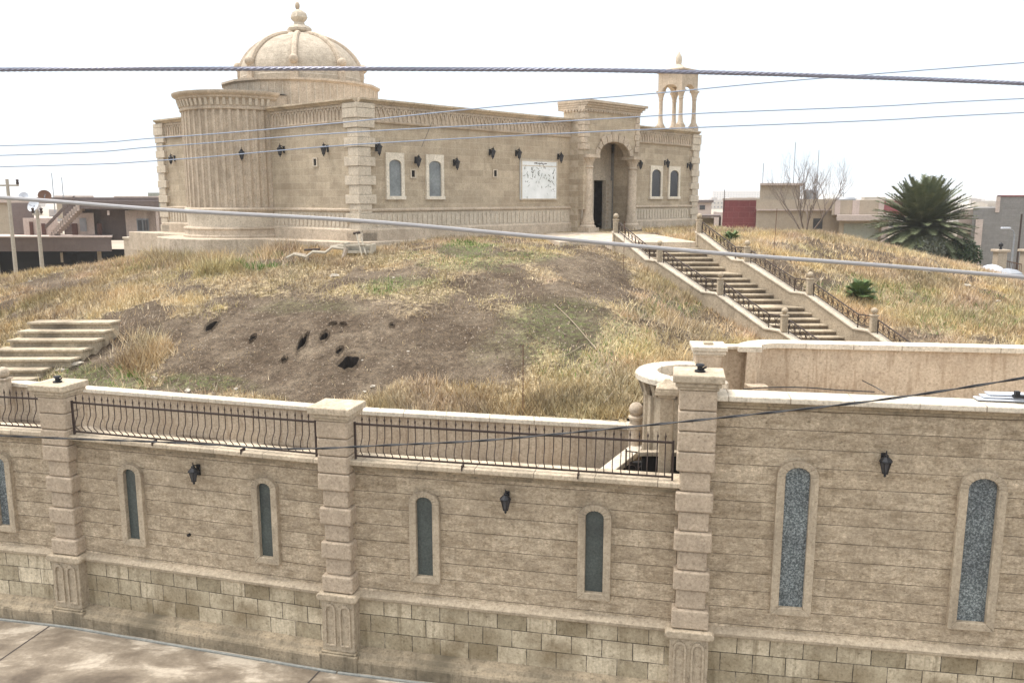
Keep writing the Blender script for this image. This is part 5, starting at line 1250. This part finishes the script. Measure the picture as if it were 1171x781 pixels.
# ================================================================== CABLES
def cable(pts, r, mat, label, name='overhead_cable', twist=0, strands=3, sub=10, group='overhead cables'):
    P_ = smoothpath([PY(*q_) for q_ in pts], sub); o0 = P_[0].copy()
    if not twist: mb = MB().tube([p_-o0 for p_ in P_], r, 8)
    else:
        # resample and wind strands
        D = [0]
        for a, b_ in zip(P_, P_[1:]): D.append(D[-1]+(b_-a).length)
        n = int(D[-1]/(twist/7)); Q = []; i = 0
        for k in range(n+1):
            s_ = D[-1]*k/n
            while i < len(D)-2 and D[i+1] < s_: i += 1
            Q.append(P_[i].lerp(P_[i+1], (s_-D[i])/(D[i+1]-D[i])))
        mb = MB()
        for st_ in range(strands):
            W_ = []
            for k, q_ in enumerate(Q):
                d = (Q[min(k+1,n)]-Q[max(k-1,0)]).normalized(); x = d.cross(Vector((0,0,1))).normalized(); y = x.cross(d); ph = 2*PI*(D[-1]*k/n)/twist+2*PI*st_/strands
                W_.append(q_+(x*math.cos(ph)+y*math.sin(ph))*r*.55-o0)
            mb.tube(W_, r*.55, 5)
    o = mb.build(name, mat, loc=tuple(o0), smooth=True); return tag(o, label, 'cable', group)
cable([(-900,92,6.4),(-300,84,5.8),(0,80,5.4),(340,79,5.2),(600,80,5.2),(760,82,5.2),(1000,89,5.3),(1171,96,5.4),(1500,112,5.8),(2000,140,6.6)], .0125, M_galv, 'thick twisted galvanised cable crossing in front of the dome', twist=.16, strands=4)
cable([(-600,180,22),(0,167,17),(180,158,16),(365,143,15),(570,122,14.5),(750,107,14.5),(900,93,14.5),(1171,72,15),(1700,34,19)], .0095, M_tcab, 'uppermost thin wire rising to the right above the bell tower')
cable([(-600,192,22),(0,178,17),(180,168,16),(395,152,15),(660,138,15),(800,130,15),(1000,122,15),(1171,113,15.5),(1700,90,20)], .0095, M_tcab, 'middle thin wire crossing the church facade')
cable([(-600,205,22),(0,191,17),(180,184,16),(400,166,15),(660,152,15),(800,146,15),(1000,138,15),(1171,129,15.5),(1700,105,20)], .0095, M_tcab, 'lowest of the three thin wires crossing the church facade')
cable([(-900,190,8.5),(-300,208,7.2),(0,226,6.6),(185,240,6.4),(400,252,6.2),(585,268,6.2),(800,288,6.2),(1000,303,6.2),(1171,317,6.3),(1600,352,7.0)], .0150, M_lcab, 'thick smooth grey cable sagging across the foot of the church')
cable([(-600,470,13.5),(0,498,14.2),(200,506,14.0),(330,513,13.7),(440,509,13.4),(560,503,13.0),(700,490,12.6),(830,477,12.2),(1000,458,11.8),(1171,432,11.4),(1600,360,10.5)], .019, M_bcab, 'black twisted cable sagging in front of the street wall', twist=1.1, strands=2)

# ================================================================== GRASS (uncountable)
def scatter(Nn, xr, yr, seed):
    r = np.random.default_rng(seed); nc = Nn//9
    cx = r.uniform(*xr, nc); cy = yr[0]+(yr[1]-yr[0])*r.random(nc)**1.15
    x = np.repeat(cx, 9)+r.normal(0, .085, nc*9); y = np.repeat(cy, 9)+r.normal(0, .085, nc*9); cl = np.repeat(r.random(nc), 9)
    z = hill_z(x, y); px, py = proj(x, y, z); dens, hgt, green = cover(x, y, z)
    k = (r.random(len(x)) < dens*(.35+.65*(cl < dens*1.2))) & (px > -60) & (px < 1240)
    fl_ = np.interp(x, [p_[0] for p_ in FL], [p_[1] for p_ in FL]); k &= y > fl_+.22
    # not on stairs, path, terrace, church, old steps, pits
    sy = np.array([s_[0] for s_ in STP[::-1]]); k &= ~((y < 37) & (x > np.interp(y, sy, [s_[2] for s_ in STP[::-1]])-.3) & (x < np.interp(y, sy, [s_[3] for s_ in STP[::-1]])+.3) & (y > sy[0]))
    for poly in (pth, ter, [xy(q_) for q_ in inner]):
        ins = np.zeros(len(x), bool); m_ = len(poly)
        for i in range(m_):
            x1, y1_ = poly[i]; x2, y2_ = poly[(i+1) % m_]
            cnd = ((y1_ > y) != (y2_ > y)) & (x < (x2-x1)*(y-y1_)/((y2_-y1_) if abs(y2_-y1_) > 1e-9 else 1e-9)+x1); ins ^= cnd
        k &= ~ins
    for (hx, hy, rx, ry) in HOLES: k &= ~((((x-hx)/(rx*1.4))**2+((y-hy)/(ry*1.6))**2) < 1)
    for i_, (xa_, xb_, py_) in enumerate(rows):
        Y = 27.3-.42*i_; k &= ~((np.abs(y-(Y+.15)) < .30) & (px > xa_) & (px < xb_))
    x, y, z, hgt, green, cl = x[k], y[k], z[k], hgt[k], green[k], cl[k]; n = len(x)
    h = .8*hgt*(.45+.9*r.random(n))*(.6+.8*cl); isg = r.random(n) < green*.85; h = np.where(isg, np.minimum(h*.7, .22), h)
    wdt = .005+.009*r.random(n)+.0002*y; a = r.uniform(0, 2*PI, n); ln_ = h*r.uniform(.1, 1.1, n); la = r.uniform(0, 2*PI, n)
    dx, dy = np.cos(a)*wdt, np.sin(a)*wdt; zb = z-.03
    Vv = np.empty((n, 3, 3)); Vv[:,0] = np.stack([x-dx, y-dy, zb], 1); Vv[:,1] = np.stack([x+dx, y+dy, zb], 1); Vv[:,2] = np.stack([x+np.cos(la)*ln_, y+np.sin(la)*ln_, z+h], 1)
    pal = np.array([(.50,.38,.21),(.58,.46,.28),(.66,.56,.38),(.38,.28,.155),(.46,.38,.25),(.26,.20,.13)]); pick = (r.random(n)*.55+vnoise(x, y, .5, 31)*.35+cl*.25); pi_ = np.clip((pick*6).astype(int), 0, 5)
    order = np.array([2,1,0,4,3,5]); colr = pal[order[pi_]]*(.75+.5*r.random(n))[:,None]*(.62+.75*vnoise(x, y, 1.1, 41)*.6+.55*vnoise(x, y, .33, 42))[:,None]; colr = colr*np.stack([1+0*x, .93+.14*vnoise(x, y, .6, 43), .85+.3*vnoise(x, y, .8, 44)], 1)
    gcol = np.array((.12,.21,.045))*(.7+.7*r.random(n))[:,None]; colr = np.where(isg[:,None], gcol, colr)
    return Vv.reshape(-1, 3), np.repeat(colr, 3, axis=0)
FL = [(x, inner_front(x)) for x in np.arange(-46, 46, .25)]
V1, C1 = scatter(760000, (-24, 24), (20, 48), 1); V2, C2 = scatter(60000, (-30, 34), (40, 60), 2)
V = np.concatenate([V1, V2]); C_ = np.concatenate([C1, C2]); Fc = np.arange(len(V)).reshape(-1, 3)
me = fastmesh('dry_grass', V, Fc, 3); me.materials.append(M_grass)
at = me.color_attributes.new('tint', 'FLOAT_COLOR', 'POINT'); at.data.foreach_set('color', np.concatenate([C_, np.ones((len(C_),1))], 1).astype(np.float32).ravel())
go = bpy.data.objects.new('grass', me); COL.objects.link(go); go['kind'] = 'stuff'; go['label'] = 'dry straw coloured grass with green patches covering the mound'; go['category'] = 'grass'
print('blades', len(Fc))

# clods and straw litter on the bare soil
r = np.random.default_rng(55); n0 = 26000
x = r.uniform(-14, 9, n0); y = r.uniform(21, 37, n0); z = hill_z(x, y); dens, _, _ = cover(x, y, z)
fl_ = np.interp(x, [p_[0] for p_ in FL], [p_[1] for p_ in FL]); k = (dens < .5) & (y > fl_+.3) & (r.random(n0) > dens)
for (hx, hy, rx, ry) in HOLES: k &= ~((((x-hx)/(rx*1.1))**2+((y-hy)/(ry*1.1))**2) < 1)
x, y, z = x[k], y[k], z[k]; n = len(x); sz = .008+.035*r.random(n)**3; q_ = np.array([(1,0,0),(-.5,.87,0),(-.5,-.87,0),(.1,.1,.9)])
Vv = q_[None]*sz[:,None,None]*r.uniform(.6,1.4,(n,4,3))+np.stack([x, y, z-.003], 1)[:,None]
Fc = (np.arange(n)[:,None,None]*4+np.array([(0,1,3),(1,2,3),(2,0,3)])[None]).reshape(-1, 3)
me = fastmesh('soil_clods', Vv.reshape(-1, 3), Fc, 3); me.materials.append(plain('clod_soil', (.20,.16,.12), 1, .5, 2.5, 0, 0))
co = bpy.data.objects.new('soil_clods', me); COL.objects.link(co); co['kind'] = 'stuff'; co['label'] = 'small clods and pebbles scattered over the bare soil'; co['category'] = 'soil clods'

# ================================================================== HAZE
hm = bpy.data.materials.new('haze_air'); hm.use_nodes = True; nt = hm.node_tree; nt.nodes.clear()
out = nt.nodes.new('ShaderNodeOutputMaterial'); pv = nt.nodes.new('ShaderNodeVolumePrincipled'); pv.inputs['Color'].default_value = (.93, .95, .98, 1)
pv.inputs['Density'].default_value = .00035; pv.inputs['Anisotropy'].default_value = .2; nt.links.new(pv.outputs[0], out.inputs['Volume'])
hb = MB().box(-2520, 2520, -320, 2520, -1.5, 45).build('haze', hm, kind='stuff'); hb['label'] = 'thin pale haze over the whole place'
